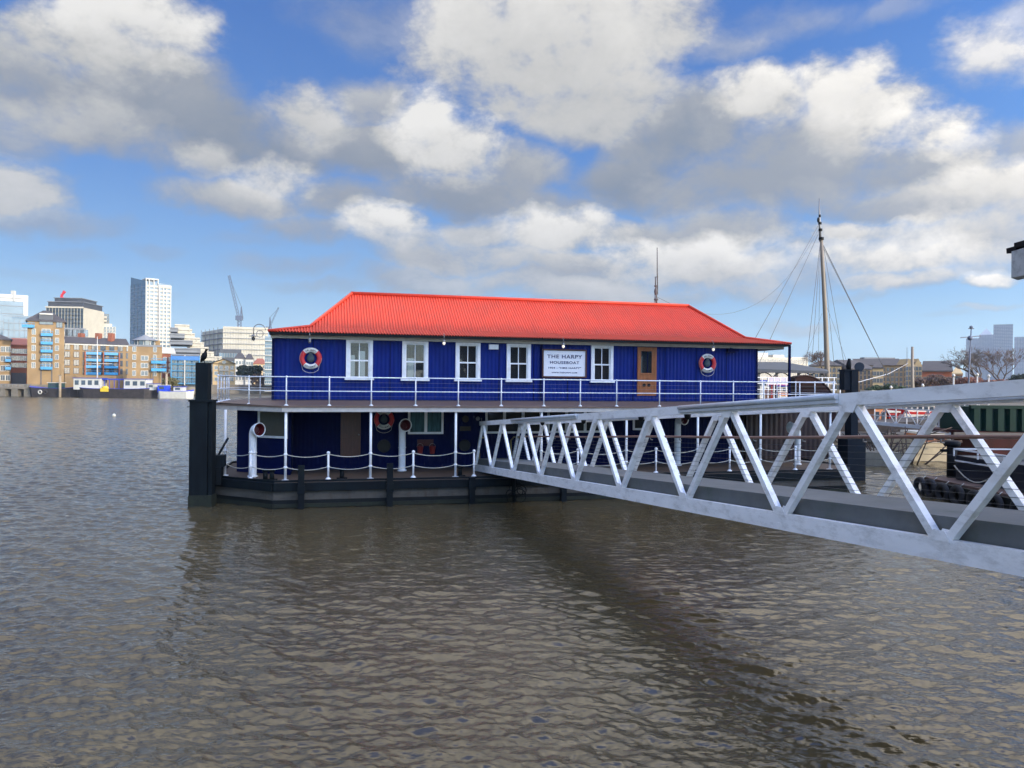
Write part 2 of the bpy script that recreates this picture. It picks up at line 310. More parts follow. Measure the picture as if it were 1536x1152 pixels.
# ------------------------------------------------------------------ water: one sheet, fine near the camera, to the horizon
def water():
    ys = np.concatenate([np.geomspace(3, 8, 30)[:-1], np.geomspace(8, 200, 1450)[:-1], np.geomspace(200, 3200, 90)]); NR, NC = len(ys), 1000
    th = np.linspace(-1.3, 1.3, NC)
    X = ys[:, None]*th[None, :]; Y = np.repeat(ys[:, None], NC, 1)
    dy = np.gradient(ys)[:, None]; dx = (ys*(th[1]-th[0]))[:, None]
    Z = np.zeros_like(X); g = np.random.default_rng(11)
    uu = X*CA+(Y-32.6)*SA; vv = -X*SA+(Y-32.6)*CA            # calmer water in the lee of the hull
    shelter = 1-.58*np.exp(-(np.maximum(0, np.abs(vv+6)-4)/5.5)**2)/(1+np.exp((np.abs(uu-2)-13.5)/1.2))
    for k in range(110):
        lam = .11*(18.0)**g.random()            # .11 .. 2 m
        an = g.normal(0, .7) + .5                # direction of travel about -y, slightly to one side
        kx, ky = math.sin(an), math.cos(an); kk = 2*math.pi/lam
        sl = .052 if lam < .35 else .042 if lam < .9 else .022
        att = np.clip((lam/ np.maximum(dy*abs(ky)*3.0+1e-6, dx*abs(kx)*3.0+1e-6)) - .6, 0, 1)
        ph = kk*(X*kx+Y*ky)+g.random()*6.28
        mod = .5+.8*np.sin(X*kx*.21+Y*.13+k)*np.sin(Y*.17-X*.08+k*1.7)
        Z += shelter*att*mod*(sl/kk)*(np.sin(ph)+.25*np.sin(2*ph+.5))
    co = np.stack([X, Y, Z], -1).reshape(-1, 3).astype(np.float32)
    idx = np.arange(NR*NC).reshape(NR, NC)
    q = np.stack([idx[:-1, :-1], idx[:-1, 1:], idx[1:, 1:], idx[1:, :-1]], -1).reshape(-1, 4).astype(np.int32)
    me = bpy.data.meshes.new('water'); me.vertices.add(len(co)); me.vertices.foreach_set('co', co.ravel())
    me.loops.add(q.size); me.loops.foreach_set('vertex_index', q.ravel()); me.polygons.add(len(q))
    me.polygons.foreach_set('loop_start', np.arange(0, q.size, 4, dtype=np.int32)); me.polygons.foreach_set('loop_total', np.full(len(q), 4, dtype=np.int32))
    me.update(calc_edges=True); me.polygons.foreach_set('use_smooth', np.ones(len(q), dtype=bool))
    m = bpy.data.materials.new('river_water'); m.use_nodes = True; t = m.node_tree; N = t.nodes; L = t.links; b = N['Principled BSDF']
    b.inputs['IOR'].default_value = 1.5; b.inputs['Roughness'].default_value = .04; b.inputs['Specular IOR Level'].default_value = .5
    tcn = N.new('ShaderNodeTexCoord')
    n0 = N.new('ShaderNodeTexNoise'); n0.inputs['Scale'].default_value = .12; n0.inputs['Detail'].default_value = 4; L.new(tcn.outputs['Object'], n0.inputs['Vector'])
    r = N.new('ShaderNodeValToRGB'); L.new(n0.outputs['Fac'], r.inputs[0]); r.color_ramp.elements[0].position = .35; r.color_ramp.elements[1].position = .7
    r.color_ramp.elements[0].color = (.058, .044, .020, 1); r.color_ramp.elements[1].color = (.078, .062, .031, 1); L.new(r.outputs[0], b.inputs['Base Color'])
    sp = N.new('ShaderNodeSeparateXYZ'); L.new(tcn.outputs['Object'], sp.inputs[0])
    mr_ = N.new('ShaderNodeMapRange'); L.new(sp.outputs[1], mr_.inputs['Value']); mr_.inputs['From Min'].default_value = 50; mr_.inputs['From Max'].default_value = 240; mr_.inputs['To Min'].default_value = .03; mr_.inputs['To Max'].default_value = .30; L.new(mr_.outputs[0], b.inputs['Roughness'])
    prev = None
    for sc_, st, dist, ang_ in ((5.0, 1.0, .030, .45), (15.0, 1.0, .012, .4), (1.3, .7, .06, .3)):
        mp = N.new('ShaderNodeMapping'); mp.inputs['Rotation'].default_value = (0, 0, ang_); mp.inputs['Scale'].default_value = (.55, 1.25, 1)
        L.new(tcn.outputs['Object'], mp.inputs[0]); n = N.new('ShaderNodeTexNoise'); n.inputs['Scale'].default_value = sc_; n.inputs['Detail'].default_value = 3; n.inputs['Roughness'].default_value = .5; n.inputs['Distortion'].default_value = .4
        L.new(mp.outputs[0], n.inputs['Vector'])
        bp = N.new('ShaderNodeBump'); bp.inputs['Strength'].default_value = st*.75; bp.inputs['Distance'].default_value = dist; L.new(n.outputs['Fac'], bp.inputs['Height'])
        if prev: L.new(prev, bp.inputs['Normal'])
        prev = bp.outputs[0]
    L.new(prev, b.inputs['Normal'])
    me.materials.append(m); o = bpy.data.objects.new('water', me); COL.objects.link(o); struct(o)
water()
bed = M('river_bed', (.05, .04, .03), .9)
struct(MB().box(-3400, 3400, -200, 3250, -6, -5).build('river_bed', bed))

# ------------------------------------------------------------------ houseboat
HB = thing('houseboat', 'navy blue two storey houseboat with a bright red corrugated hipped roof and white deck rails', 'houseboat', BO, A)
UL = hit(410, 560, 0)[0]; UR = hit(1134, 560, 0)[0]
ZB, ZT = EYE-.72, EYE+1.80            # wall base, wall top
DEP = 5.6
def corr(mb, u0, u1, v, z0, z1, holes, pitch=.17, amp=.018, sign=-1, along='u'):
    """corrugated sheet standing in the plane v, with holes (u0,u1,z0,z1)"""
    n = max(2, int((u1-u0)/(pitch/6))); us = [u0+(u1-u0)*i/n for i in range(n+1)]
    for h in holes:
        us += [h[0], h[1]]
    us = sorted(set(us))
    d = lambda u: v+sign*amp*(.5+.5*math.cos(2*math.pi*u/pitch))**.8
    for a, b in zip(us[:-1], us[1:]):
        if b-a < 1e-5: continue
        segs = [(z0, z1)]
        for h in holes:
            if a >= h[0]-1e-6 and b <= h[1]+1e-6:
                ns = []
                for (p, q) in segs:
                    if h[2] > p: ns.append((p, min(q, h[2])))
                    if h[3] < q: ns.append((max(p, h[3]), q))
                segs = [s for s in ns if s[1]-s[0] > 1e-4]
        for (p, q) in segs:
            vs = [(a, d(a), p), (b, d(b), p), (b, d(b), q), (a, d(a), q)]
            if along == 'v': vs = [(y, x, z) for x, y, z in vs]
            mb.add(vs, [(0, 1, 2, 3)])
def rect(x0, y0, x1, y1, v):
    xc = (x0+x1)/2; yc = (y0+y1)/2
    return hit(x0, yc, v)[0], hit(x1, yc, v)[0], hit(xc, y1, v)[1], hit(xc, y0, v)[1]
# windows: outer frame rectangles measured from the photograph
WIN = [rect(519, 509.5, 559, 570, 0), rect(603, 512, 642, 571.3, 0), rect(683, 514, 720, 572, 0), rect(759.5, 516, 795.5, 573, 0), rect(886, 518, 919, 574, 0)]
DOOR = rect(955.5, 521, 984, 593.5, 0)
holes = [(w[0]+.06, w[1]-.06, w[2]+.1, w[3]-.05) for w in WIN]+[(DOOR[0], DOOR[1], DOOR[2], DOOR[3])]
BACKW = []
for (px, hw, v0, v1) in ((527, .17, -.1, 1.3), (549, .36, -.3, 1.5), (616, .16, -.2, 1.2), (768, .16, -.3, 1.3), (972, .5, -.3, 1.5)):
    u = hit(px, 540, DEP)[0]; BACKW.append((u-hw, u+hw, EYE+v0, EYE+v1))
w = MB(); corr(w, UL, UR, 0, ZB, ZT, holes)
corr(w, UL, UR, DEP, ZB, ZT, BACKW, sign=1); corr(w, 0, DEP, UL, ZB, ZT, [], along='v'); corr(w, 0, DEP, UR, ZB, ZT, [], sign=1, along='v')
uw_ = w.build('upper_wall', NAVY, HB)
for k in range(1, 14):
    u = UL+(UR-UL)*k/14
    if not any(h[0]-.05 < u < h[1]+.05 for h in holes): MB().box(u-.012, u+.012, -.032, -.003, ZB, ZT-.1).build('cladding_joint', NAVYD, uw_)
mb = MB(); mb.box(UL+.12, UR-.12, .12, DEP-.1, ZB+.02, ZB+.06); mb.box(UL+.12, UR-.12, .12, DEP-.1, ZT-.06, ZT-.02)
for k in range(1, 6):
    uu = UL+(UR-UL)*k/6+.35; mb.box(uu-.04, uu+.04, .5, DEP-.1, ZB+.06, ZT-.06)
mb.build('interior_lining', DARKIN, HB)
for i, (a, b, z0, z1) in enumerate(WIN):
    fr = MB(); t = .13; v0, v1 = -.085, .05
    fr.box(a, a+t, v0, v1, z0+.09, z1); fr.box(b-t, b, v0, v1, z0+.09, z1); fr.box(a+t, b-t, v0, v1, z1-.09, z1)
    wnd = fr.build('window', WHITE, HB)
    MB().box(a-.05, b+.05, -.16, .04, z0, z0+.088).build('sill', WHITE, wnd)
    s = MB(); c = (a+b)/2; zm = (z0+z1)/2-.03; sw = .05
    for (p, q, zz0, zz1, vv) in ((a+t, b-t, z0+.09, zm+.02, -.02), (a+t, b-t, zm-.02, z1-.09, .015)):
        s.box(p, p+sw, vv-.02, vv+.012, zz0, zz1); s.box(q-sw, q, vv-.02, vv+.012, zz0, zz1)
        s.box(p+sw, q-sw, vv-.018, vv+.01, zz0, zz0+.05); s.box(p+sw, q-sw, vv-.018, vv+.01, zz1-.05, zz1)
        s.box(c-.016, c+.016, vv-.016, vv+.008, zz0+.05, zz1-.05)
    s.build('sash', WHITE, wnd)
    g = MB(); g.add([(a+t, .03, z0+.1), (b-t, .03, z0+.1), (b-t, .03, z1-.1), (a+t, .03, z1-.1)], [(0, 1, 2, 3)]); g.build('pane', GLASS, wnd)
    if i in (2, 4):
        bl = MB(); z = z0+.12
        while z < z1-.1: bl.add([(a+t, .10, z), (b-t, .10, z), (b-t, .135, z+.034), (a+t, .135, z+.034)], [(0, 1, 2, 3)]); z += .042
        bl.build('blind', BLIND, wnd)
    elif i in (1, 3):
        bl = MB(); z = z0+.12
        while z < z1-.1: bl.add([(c+.0, .10, z), (b-t, .10, z), (b-t, .13, z+.03), (c, .13, z+.03)], [(0, 1, 2, 3)]); z += .042
        bl.build('blind', BLIND, wnd)
# upper door
a, b, z0, z1 = DOOR
d = MB(); d.box(a, a+.1, -.06, .04, z0, z1); d.box(b-.1, b, -.06, .04, z0, z1); d.box(a+.1, b-.1, -.06, .04, z1-.1, z1)
d.box(a+.1, a+.17, -.04, .02, z0, z1-.1); d.box(b-.22, b-.1, -.04, .02, z0, z1-.1); d.box(a+.17, b-.22, -.035, .018, z1-.17, z1-.1); zg = z0+(z1-z0)*.44
d.box(a+.17, b-.22, -.035, .018, z0, zg); d.box(a+.14, b-.2, -.06, -.035, zg, zg+.06)
dr = d.build('upper_door', WOOD, HB)
m2 = MB(); m2.box(a+.17, b-.22, -.01, .0, zg, z1-.17); m2.build('pane', GLASS, dr)
m2 = MB(); c = (a+b)/2; m2.box(c+.02, c+.05, -.03, -.01, zg, z1-.17); m2.build('glazing_bar', NAVYD, dr)
m2 = MB()
for uu in (c-.13, c+.1): m2.disc((uu, -.05, z0+.47), .07, (0, 1, 0), .04, 12)
m2.box(c-.25, c+.22, -.045, -.034, z0+.08, z0+.12); m2.build('door_furniture', BLACK, dr)
# corner trims, plinth, fascia, gutter
mb = MB(); mb.box(UL-.06, UL+.04, -.07, .05, ZB, ZT+.1); mb.box(UR-.02, UR+.05, -.06, .05, ZB, ZT+.1); mb.box(UL, UR, -.035, -.0, ZB-.1, ZB+.04); mb.box(hit(811.5, 560, 0)[0]-.05, hit(811.5, 560, 0)[0]+.04, -.11, -.03, ZB, ZT+.2)
mb.build('corner_trim', NAVYD, HB)
KZ = EYE+2.22; EZ = EYE+1.955; RZ = EYE+3.87; VR = DEP/2
uE0, uE1 = hit(402, 498, -.6)[0], hit(1187.5, 517.5, -.6)[0]
uK0, uK1 = hit(465, 487, .3)[0], hit(1118, 504, .3)[0]
uR0, uR1 = hit(528, 443, VR)[0], hit(1032, 461, VR)[0]
VE, VK = -.6, .3
mb = MB(); mb.box(UL-.1, uE1-.12, -.19, -.09, EYE+1.715, EYE+1.865); mb.box(uE1-.2, uE1-.12, -.09, DEP+.1, EYE+1.715, EYE+1.865)
mb.box(UL-.08, uE1-.14, -.47, .0, EYE+1.868, EYE+1.885); mb.box(UR+.06, uE1-.21, .0, DEP+.35, EYE+1.868, EYE+1.885)
mb.build('fascia', M('fascia_cream', (.45, .43, .39), .5, .1, 4, dirt=(.2, .17, .13)), HB)
mb = MB(); mb.box(uE0+.04, uE1-.03, VE+.02, VE+.12, EYE+1.835, EZ-.03); mb.box(uE0+.04, uE0+.14, VE+.12, DEP-VE-.02, EYE+1.835, EZ-.03); mb.box(uE1-.13, uE1-.03, VE+.12, DEP-VE-.02, EYE+1.835, EZ-.03)
mb.build('gutter', BLACK, HB)
# roof: corrugated sheets, columns that run down each slope
def roofz(v): return EZ+(KZ-EZ)*(v-VE)/(VK-VE) if v < VK else KZ+(RZ-KZ)*(v-VK)/(VR-VK)
def lerp(x, a, b, c, d): return c+(d-c)*(x-a)/(b-a)
def hipv(u):
    if u < uE0 or u > uE1: return VE
    if u < uK0: return lerp(u, uE0, uK0, VE, VK)
    if u < uR0: return lerp(u, uK0, uR0, VK, VR)
    if u <= uR1: return VR
    if u < uK1: return lerp(u, uR1, uK1, VR, VK)
    return lerp(u, uK1, uE1, VK, VE)
def roofside(back):
    r = MB(); P = .115; n = int((uE1-uE0)/(P/6)); f = (lambda v: DEP-v) if back else (lambda v: v)
    rows = []
    for i in range(n+1):
        u = uE0+(uE1-uE0)*i/n; h = .026*math.cos(2*math.pi*u/P); vt = hipv(u)
        pts = [VE, min(VK, vt), max(min((VK+VR)/2, vt), min(VK, vt)), vt]
        rows.append([(u, f(v), roofz(v)+h) for v in pts])
    vs = [p for r_ in rows for p in r_]
    r.add(vs, [tuple((i*4+k, (i+1)*4+k, (i+1)*4+k+1, i*4+k+1)[::(-1 if back else 1)]) for i in range(n) for k in range(3)])
    return r
roof = roofside(False).build('roof', REDR, HB)
roofside(True).build('roof_back_slope', REDR, roof)
def roofend(left):
    r = MB(); P = .115; n = int((DEP-2*VE)/(P/6)); rows = []
    uE, uK, uR = (uE0, uK0, uR0) if left else (uE1, uK1, uR1)
    for i in range(n+1):
        v = VE+(DEP-2*VE)*i/n; vv = min(v, DEP-v); h = .026*math.cos(2*math.pi*v/P)
        ut = lerp(vv, VE, VK, uE, uK) if vv < VK else lerp(vv, VK, VR, uK, uR)
        uk = ut if vv < VK else uK
        def z(u): 
            return lerp(u, uE, uK, EZ, KZ) if abs(u-uE) <= abs(uK-uE) else lerp(u, uK, uR, KZ, RZ)
        rows.append([(u, v, z(u)+h) for u in (uE, uk, ut)])
    r.add([p for q in rows for p in q], [tuple((i*3+k, (i+1)*3+k, (i+1)*3+k+1, i*3+k+1)[::(-1 if left else 1)]) for i in range(n) for k in range(2)])
    return r
roofend(True).build('roof_end_slope', REDR, roof); roofend(False).build('roof_end_slope', REDR, roof)
cp = MB(); cz = .045
cp.tube([(uR0-.05, VR, RZ+cz), (uR1+.05, VR, RZ+cz)], .075, 8)
for ue, uk, ur in ((uE0, uK0, uR0), (uE1, uK1, uR1)):
    for f in ((lambda v: v), (lambda v: DEP-v)):
        cp.tube([(ue, f(VE), EZ+.02), (uk, f(VK), KZ+.03), (ur, f(VR), RZ+cz)], [.05, .06, .07], 8)
cp.build('ridge_capping', REDR, roof)
# decks
UHW = hit(1262, 600, -1.94)[0]
ue_l = hit(429.5, 610, -1.94)[0]-.15
DECKP = [(ue_l, -1.94), (UHW, -1.94), (UHW+.2, 0), (UHW+.2, DEP+1), (ue_l, DEP+1.5), (-12.0, DEP-.6), (-12.0, 1.0)]
ZE = EYE-.905
def deckz(v): return ZE if v < -1.9 else ZE+.19
up = MB(); inner = [(UL+.3, .05), (UR-.3, .05), (UR-.3, DEP-.3), (UL+.3, DEP-.3)]
# sloped apron: front strip plus flat rest
up.add([(ue_l, -1.94, ZE), (UHW, -1.94, ZE), (UHW, .1, ZE+.19), (UL-.4, .1, ZE+.19), (-12.0, 1.0, ZE+.06), (-12.0, DEP-.6, ZE+.06), (UL-.4, DEP-.6, ZE+.19), (ue_l, DEP+1.5, ZE), (UHW+.2, DEP+1, ZE+.05), (UHW+.2, 0, ZE+.1), (UHW, DEP-.6, ZE+.19)],
       [(0, 1, 2, 3), (0, 3, 4), (4, 3, 6, 5), (5, 6, 7), (3, 2, 10, 6), (1, 9, 2), (9, 8, 10, 2), (6, 10, 8, 7)])
dk = up.build('upper_deck', DECKB, HB)
mb = MB(); n = len(DECKP)
def ring(mb, P, z0, z1, th=.05, grow=0.0):
    for i in range(len(P)):
        p = Vector((*P[i], 0)); q = Vector((*P[(i+1) % len(P)], 0)); d = (q-p).normalized(); nrm = Vector((d.y, -d.x, 0))
        mb.bar(p+nrm*(grow)+Vector((0, 0, (z0+z1)/2)), q+nrm*(grow)+Vector((0, 0, (z0+z1)/2)), th, z1-z0)
ring(mb, DECKP, ZE-.05, ZE+.012, .06); mb.build('deck_edge', DECKB, dk)
mb = MB(); ring(mb, DECKP, ZE-.21, ZE-.052, .05, -.02); mb.build('deck_beam', M('beam_cream', (.40, .38, .35), .55, .12, 3, dirt=(.15, .12, .09)), dk)
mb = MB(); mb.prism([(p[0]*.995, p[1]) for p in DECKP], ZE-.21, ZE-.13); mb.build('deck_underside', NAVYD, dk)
# upper railing
RH = 1.075; RV = -1.88
def railing(name, pts, posts, parent, h=RH, mid=(.51,), wires=(.82, .66, .33, .2), zf=None, r=.022):
    zf = zf or (lambda p: ZE+.01)
    mb = MB()
    mb.tube([(p[0], p[1], zf(p)+h) for p in pts], r, 6, smooth=True)
    for m_ in mid: mb.tube([(p[0], p[1], zf(p)+h*m_) for p in pts], r*.85, 6)
    ro = mb.build(name, RAILW, parent)
    mb = MB()
    for w_ in wires: mb.tube([(p[0], p[1], zf(p)+h*w_) for p in pts], .004, 3, cap=False)
    if wires: mb.build('rail_wire', STEEL, ro)
    P0 = None
    for p in posts:
        if P0 is None:
            pb = MB(); pb.tube([(0, 0, .0), (0, 0, h+.03)], .024, 8); pb.tube([(0, 0, 0), (0, 0, .03), (0, 0, .06)], [.085, .07, .03], 8)
            for zz in (h, h*.51): pb.ball((0, 0, zz), .042, n=8, m=6)
            P0 = pb.build('post', RAILW, ro); P0.location = (p[0], p[1], zf(p)); continue
        c = P0.copy(); COL.objects.link(c); c.parent = ro; c.location = (p[0], p[1], zf(p))
    return ro
fp = [(hit(x, 590, RV)[0], RV) for x in (429.5, 494, 557, 623.5, 687.5, 752, 815.8, 870.5, 925, 989.3, 1050.8, 1100, 1145.5, 1199.5, 1250)]
cz_ = lambda p: ZE+.02+(.04 if p[1] > 0 else 0)
pts = [(fp[-1][0]+.1, RV)]+fp[::-1][1:]
ls = [(-10.55, -.35), (-11.85, 1.1), (-11.85, 2.1), (-11.85, 3.1), (-11.85, 4.1), (-11.85, DEP-.7), (-10.6, DEP+.5), (-9.2, DEP+1.35)]
bk = [(-7.2+k*1.9, DEP+1.2) for k in range(0)]
railing('upper_railing', [(fp[-1][0]+.1, RV)]+[p for p in fp[::-1]]+ls, fp+ls, HB, zf=cz_)
rs = [(fp[-1][0]+.1, RV), (UHW+.1, .1), (UHW+.1, 1.6), (UHW+.1, 3.2), (UHW+.1, DEP+.9)]
railing('stern_railing', rs, rs[1:], HB, zf=lambda p: ZE+.06)
# thin rail post beside the corner, canopy post at the far right
mb = MB(); u1 = hit(1184, 560, -.45)[0]; mb.bar((u1, -.45, ZE+.14), (u1, -.45, ZT+.05), .09, .09); mb.bar((u1, DEP, ZE+.1), (u1, DEP, ZT+.05), .09, .09); mb.build('canopy_post', NAVYD, HB)
# the lower storey
LV = 1.7; ZD = .95
LL = hit(437, 660, .35)[0]; LRR = hit(1096, 660, LV)[0]
HP = [(-11.75, -.25), (-9.5, -2.3), (UHW, -2.3), (UHW+1.2, -.8), (UHW+1.2, DEP+1), (-9.5, DEP+2), (-11.75, DEP-.5)]
def inset(P, k, c=(1.0, 2.5)): return [(c[0]+(p[0]-c[0])*k, c[1]+(p[1]-c[1])*k) for p in P]
hb = MB(); hb.prism(HP, .28, ZD-.28); hl = hb.build('hull', HULLG, HB)
hb = MB(); hb.prism([(p[0]*1.004, p[1]-.02 if p[1] < 2 else p[1]+.02) for p in HP], -1.0, .30); hb.build('hull_boot_top', HULLB, hl)
mb = MB(); mb.prism(inset(HP, .997), ZD-.28, ZD); mb.build('lower_deck', DECKF, HB)
mb = MB(); ring(mb, HP, ZD-.32, ZD-.02, .18, .02); mb.build('rubbing_strake', TAR, hl)
mb = MB(); ring(mb, HP, ZD-.02, ZD+.07, .06, -.05); mb.build('toe_rail', TAR, hl)
for x, yt in ((452, 698), (585, 695), (708, 716), (845, 730), (980, 735)):
    u, zt = hit(x, yt, -2.5); mb = MB(); mb.box(u-.11, u+.11, -2.62, -2.4, -.4, max(zt, .75)); mb.box(u-.13, u+.13, -2.64, -2.38, ZD-.4, ZD-.1); mb.build('fender_post', TAR, hl)
mb = MB(); ring(mb, HP, .02, .16, .03, .035); mb.build('tide_line', M('weed_green', (.012, .016, .008), .8, .5, 5, bump=.5), hl)
# the walls of the lower storey
LA0 = Vector((hit(355, 690, 1.5)[0], 1.5)); LA1 = Vector((LL, -.1))
WA = rect(388, 614.5, 432.5, 657, .6); 
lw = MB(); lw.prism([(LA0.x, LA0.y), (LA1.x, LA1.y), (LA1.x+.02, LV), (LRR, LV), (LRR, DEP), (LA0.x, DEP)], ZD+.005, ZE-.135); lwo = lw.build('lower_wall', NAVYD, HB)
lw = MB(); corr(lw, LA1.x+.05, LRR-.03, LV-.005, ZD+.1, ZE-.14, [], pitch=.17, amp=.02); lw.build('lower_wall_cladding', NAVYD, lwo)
def frame_window(u0, u1, z0, z1, v, parent, nm=1, panecol=None, t=.09, depth=.06, mat=WHITE):
    f = MB(); f.box(u0, u1, v-depth, v, z0, z0+t); f.box(u0, u1, v-depth, v, z1-t, z1); f.box(u0, u0+t, v-depth, v, z0+t, z1-t); f.box(u1-t, u1, v-depth, v, z0+t, z1-t)
    for k in range(1, nm): c = u0+(u1-u0)*k/nm; f.box(c-t*.7, c+t*.7, v-depth+.004, v-.002, z0+t, z1-t)
    o = f.build('window', mat, parent); g = MB(); g.box(u0+t, u1-t, v-.03, v-.012, z0+t, z1-t); g.build('pane', panecol or GLASSD, o); return o
dA = (LA1-LA0); ang_a = math.atan2(dA.y, dA.x)
h0 = hit(388, 636, .5); 
def on_slant(x):   # intersection of pixel column with the slanted wall
    u_, w_ = dirp(x, 640); best = None
    for k in range(400):
        s = k/399; p = LA0+dA*s; P = b2w(p.x, p.y); e_ = abs(P.x/P.y-u_)
        if best is None or e_ < best[0]: best = (e_, s, P.y)
    return best[1]*dA.length, best[2]
s0, Y0 = on_slant(388); s1, Y1 = on_slant(432)
zt = EYE+dirp(410, 614.5)[1]*(Y0+Y1)/2; zb = EYE+dirp(410, 657)[1]*(Y0+Y1)/2
wA = frame_window(s0, s1, zb, zt, -.0, HB, 1, M('beige_blind', (.07, .07, .055), .5, .1, 8))
wA.location = (LA0.x, LA0.y, 0); wA.rotation_euler = (0, 0, ang_a)
LS = .10
B = rect(612, 608, 665, 651, LV-LS); cur = M('teal_curtain', (.03, .085, .095), .6, .7, 3, stretch=(3, 3, .5), spec=.3)
frame_window(B[0], B[1], B[2], min(B[3], ZE-.14), LV-LS, HB, 2, cur)
for (x0, x1, yb, nm) in ((728, 812, 650, 3), (821, 905, 649, 3), (949, 976, 645, 1)):
    B = rect(x0, 606, x1, yb, LV-LS); frame_window(B[0], B[1], B[2], ZE-.14, LV-LS, HB, nm, GLASSD)
def lowdoor(x0, x1, yb):
    B = rect(x0, 600, x1, yb, LV-.05); d = MB(); v = LV-.06; z0_, z1_ = B[2], min(B[3], ZE-.2)
    d.box(B[0], B[1], v-.05, v+.02, z0_, z1_); h_ = z1_-z0_
    for k in (0, 1):
        a_ = B[0]+.08+k*(B[1]-B[0])/2; b_ = a_+(B[1]-B[0])/2-.14
        d.box(a_, b_, v-.075, v-.05, z0_+.1, z0_+h_*.4); d.box(a_, b_, v-.075, v-.05, z0_+h_*.47, z0_+h_*.92)
    o = d.build('lower_door', WOODD, HB); MB().ball((B[1]-.08, v-.09, z0_+h_*.45), .035).build('door_knob', STEEL, o)
lowdoor(511, 541, 684)
# posts under the deck, stanchions, ropes
PV = -1.84
tall = [hit(x, 660, PV)[0] for x in (428.5, 556, 683.5, 812, 939.5, 1046.5, 1140.5, 1245)]
mb = MB(); mb.tube([(0, 0, 0), (0, 0, ZE-.2-ZD)], .05, 10); mb.tube([(0, 0, 0), (0, 0, .04)], .13, 10); mb.ball((0, 0, .98), .075, (1, 1, .8)); mb.ball((0, 0, .5), .075, (1, 1, .8))
P0 = mb.build('deck_post', RAILW, HB); P0.location = (tall[0], PV, ZD)
for u in tall[1:]+[None]:
    c = P0.copy(); COL.objects.link(c); c.parent = HB; c.location = (u, PV, ZD) if u is not None else (-11.45, .15, ZD)
mb = MB(); mb.tube([(0, 0, 0), (0, 0, 1.06)], .04, 8); mb.tube([(0, 0, 0), (0, 0, .05), (0, 0, .1)], [.12, .1, .05], 8); mb.ball((0, 0, 1.02), .065); mb.ball((0, 0, .5), .06)
S0 = mb.build('stanchion', RAILW, HB)
short = [hit(x, 690, PV)[0] for x in (492.5, 620, 711, 866.7, 984, 1094.5, 1193)]
S0.location = (hit(376, 690, -1.3)[0], -1.3, ZD)
for u in short:
    c = S0.copy(); COL.objects.link(c); c.parent = HB; c.location = (u, PV, ZD)
line = [(-11.45, .15), (S0.location.x, -1.3)]+sorted([(u, PV) for u in tall+short])
for p, q in zip(line[:-1], line[1:]):
    if abs(p[0]-short[2]) < .01: continue       # the gap where the gangway lands
    for h in (.98, .5):
        L_ = math.dist(p, q); sag = .075*L_; pts = []
        for k in range(11):
            s = k/10; pts.append((p[0]+(q[0]-p[0])*s, p[1]+(q[1]-p[1])*s, ZD+h-sag*4*s*(1-s)))
        MB().tube(pts, .016, 5).build('rope', ROPE, HB)
# ventilation cowls
def cowl(u, v, ztop, rz, R=.24, r=.145):
    mb = MB(); H = ztop-ZD; path = [(0, 0, 0), (0, 0, H-.55)]; rad = [r, r]
    for k in range(1, 9):
        t = k/8*math.pi/2; path.append((0, -.30*(1-math.cos(t)), H-.55+.30*math.sin(t))); rad.append(r+(R-r)*(k/8)**1.5)
    path.append((0, -.42, H-.25)); rad.append(R*1.06)
    mb.tube(path, rad, 20, cap=False); mb.torus((0, -.42, H-.25), R*1.06, .022, (0, 1, 0)); mb.tube([(0, 0, 0), (0, 0, .05)], r+.05, 16)
    mb.torus((0, 0, H*.45), r, .02, (0, 0, 1))
    c = mb.build('ventilation_cowl', RAILW, HB); c.location = (u, v, ZD); c.rotation_euler = (0, 0, rz)
    m = MB(); m.tube([(0, -.43, H-.25), (0, -.28, H-.25), (0, -.2, H-.28)], [R*1.0, R*.8, R*.6], 20, cap=False); m.disc((0, -.2, H-.28), R*.6, (0, 1, 0), .01); m.build('cowl_mouth', M('cowl_red', (.06, .002, .005), .4, .2, 4), c)
u, z = hit(379, 700, -.4); cowl(u, -.4, hit(379, 634, -.4)[1], math.radians(38))
u, z = hit(603, 690, .7); cowl(u, .7, hit(603, 628, .7)[1], math.radians(12))
u, z = hit(1016, 690, .9); cowl(u, .9, hit(1016, 620, .9)[1], math.radians(20))
u, z = hit(1196, 690, .4); cowl(u, .4, hit(1196, 634, .4)[1], math.radians(-160))
# plaques and small fittings of the lower wall, deck shade put into their colours
brass = M('shaded_brass', (.03, .02, .008), .6, .3, 6)
def plate(name, x, y, w_, h_, mat, disc=False, v=LV-.03):
    u, z = hit(x, y, v); mb = MB()
    if disc: mb.disc((u, v-.01, z), w_, (0, 1, 0), .05); mb.torus((u, v-.04, z), w_*.9, .02, (0, 1, 0))
    else: mb.box(u-w_, u+w_, v-.03, v+.01, z-h_, z+h_); mb.box(u-w_*.85, u+w_*.85, v-.045, v-.03, z-h_*.7, z+h_*.7)
    return mb.build(name, mat, HB)
plate('oval_plaque', 698, 628.5, .15, 0, brass, True); plate('porthole', 716.5, 628, .085, 0, STEEL, True); plate('name_plate', 698, 643, .24, .1, brass)
plate('round_crest', 697, 668, .26, 0, M('crest_grey', (.012, .013, .012), .7, .4, 5), True); plate('round_crest', 576, 669, .28, 0, M('crest_grey', (.012, .013, .012), .7, .4, 5), True)
plate('equipment_board', 638, 664, .35, .14, M('fire_board', (.05, .006, .006), .6))
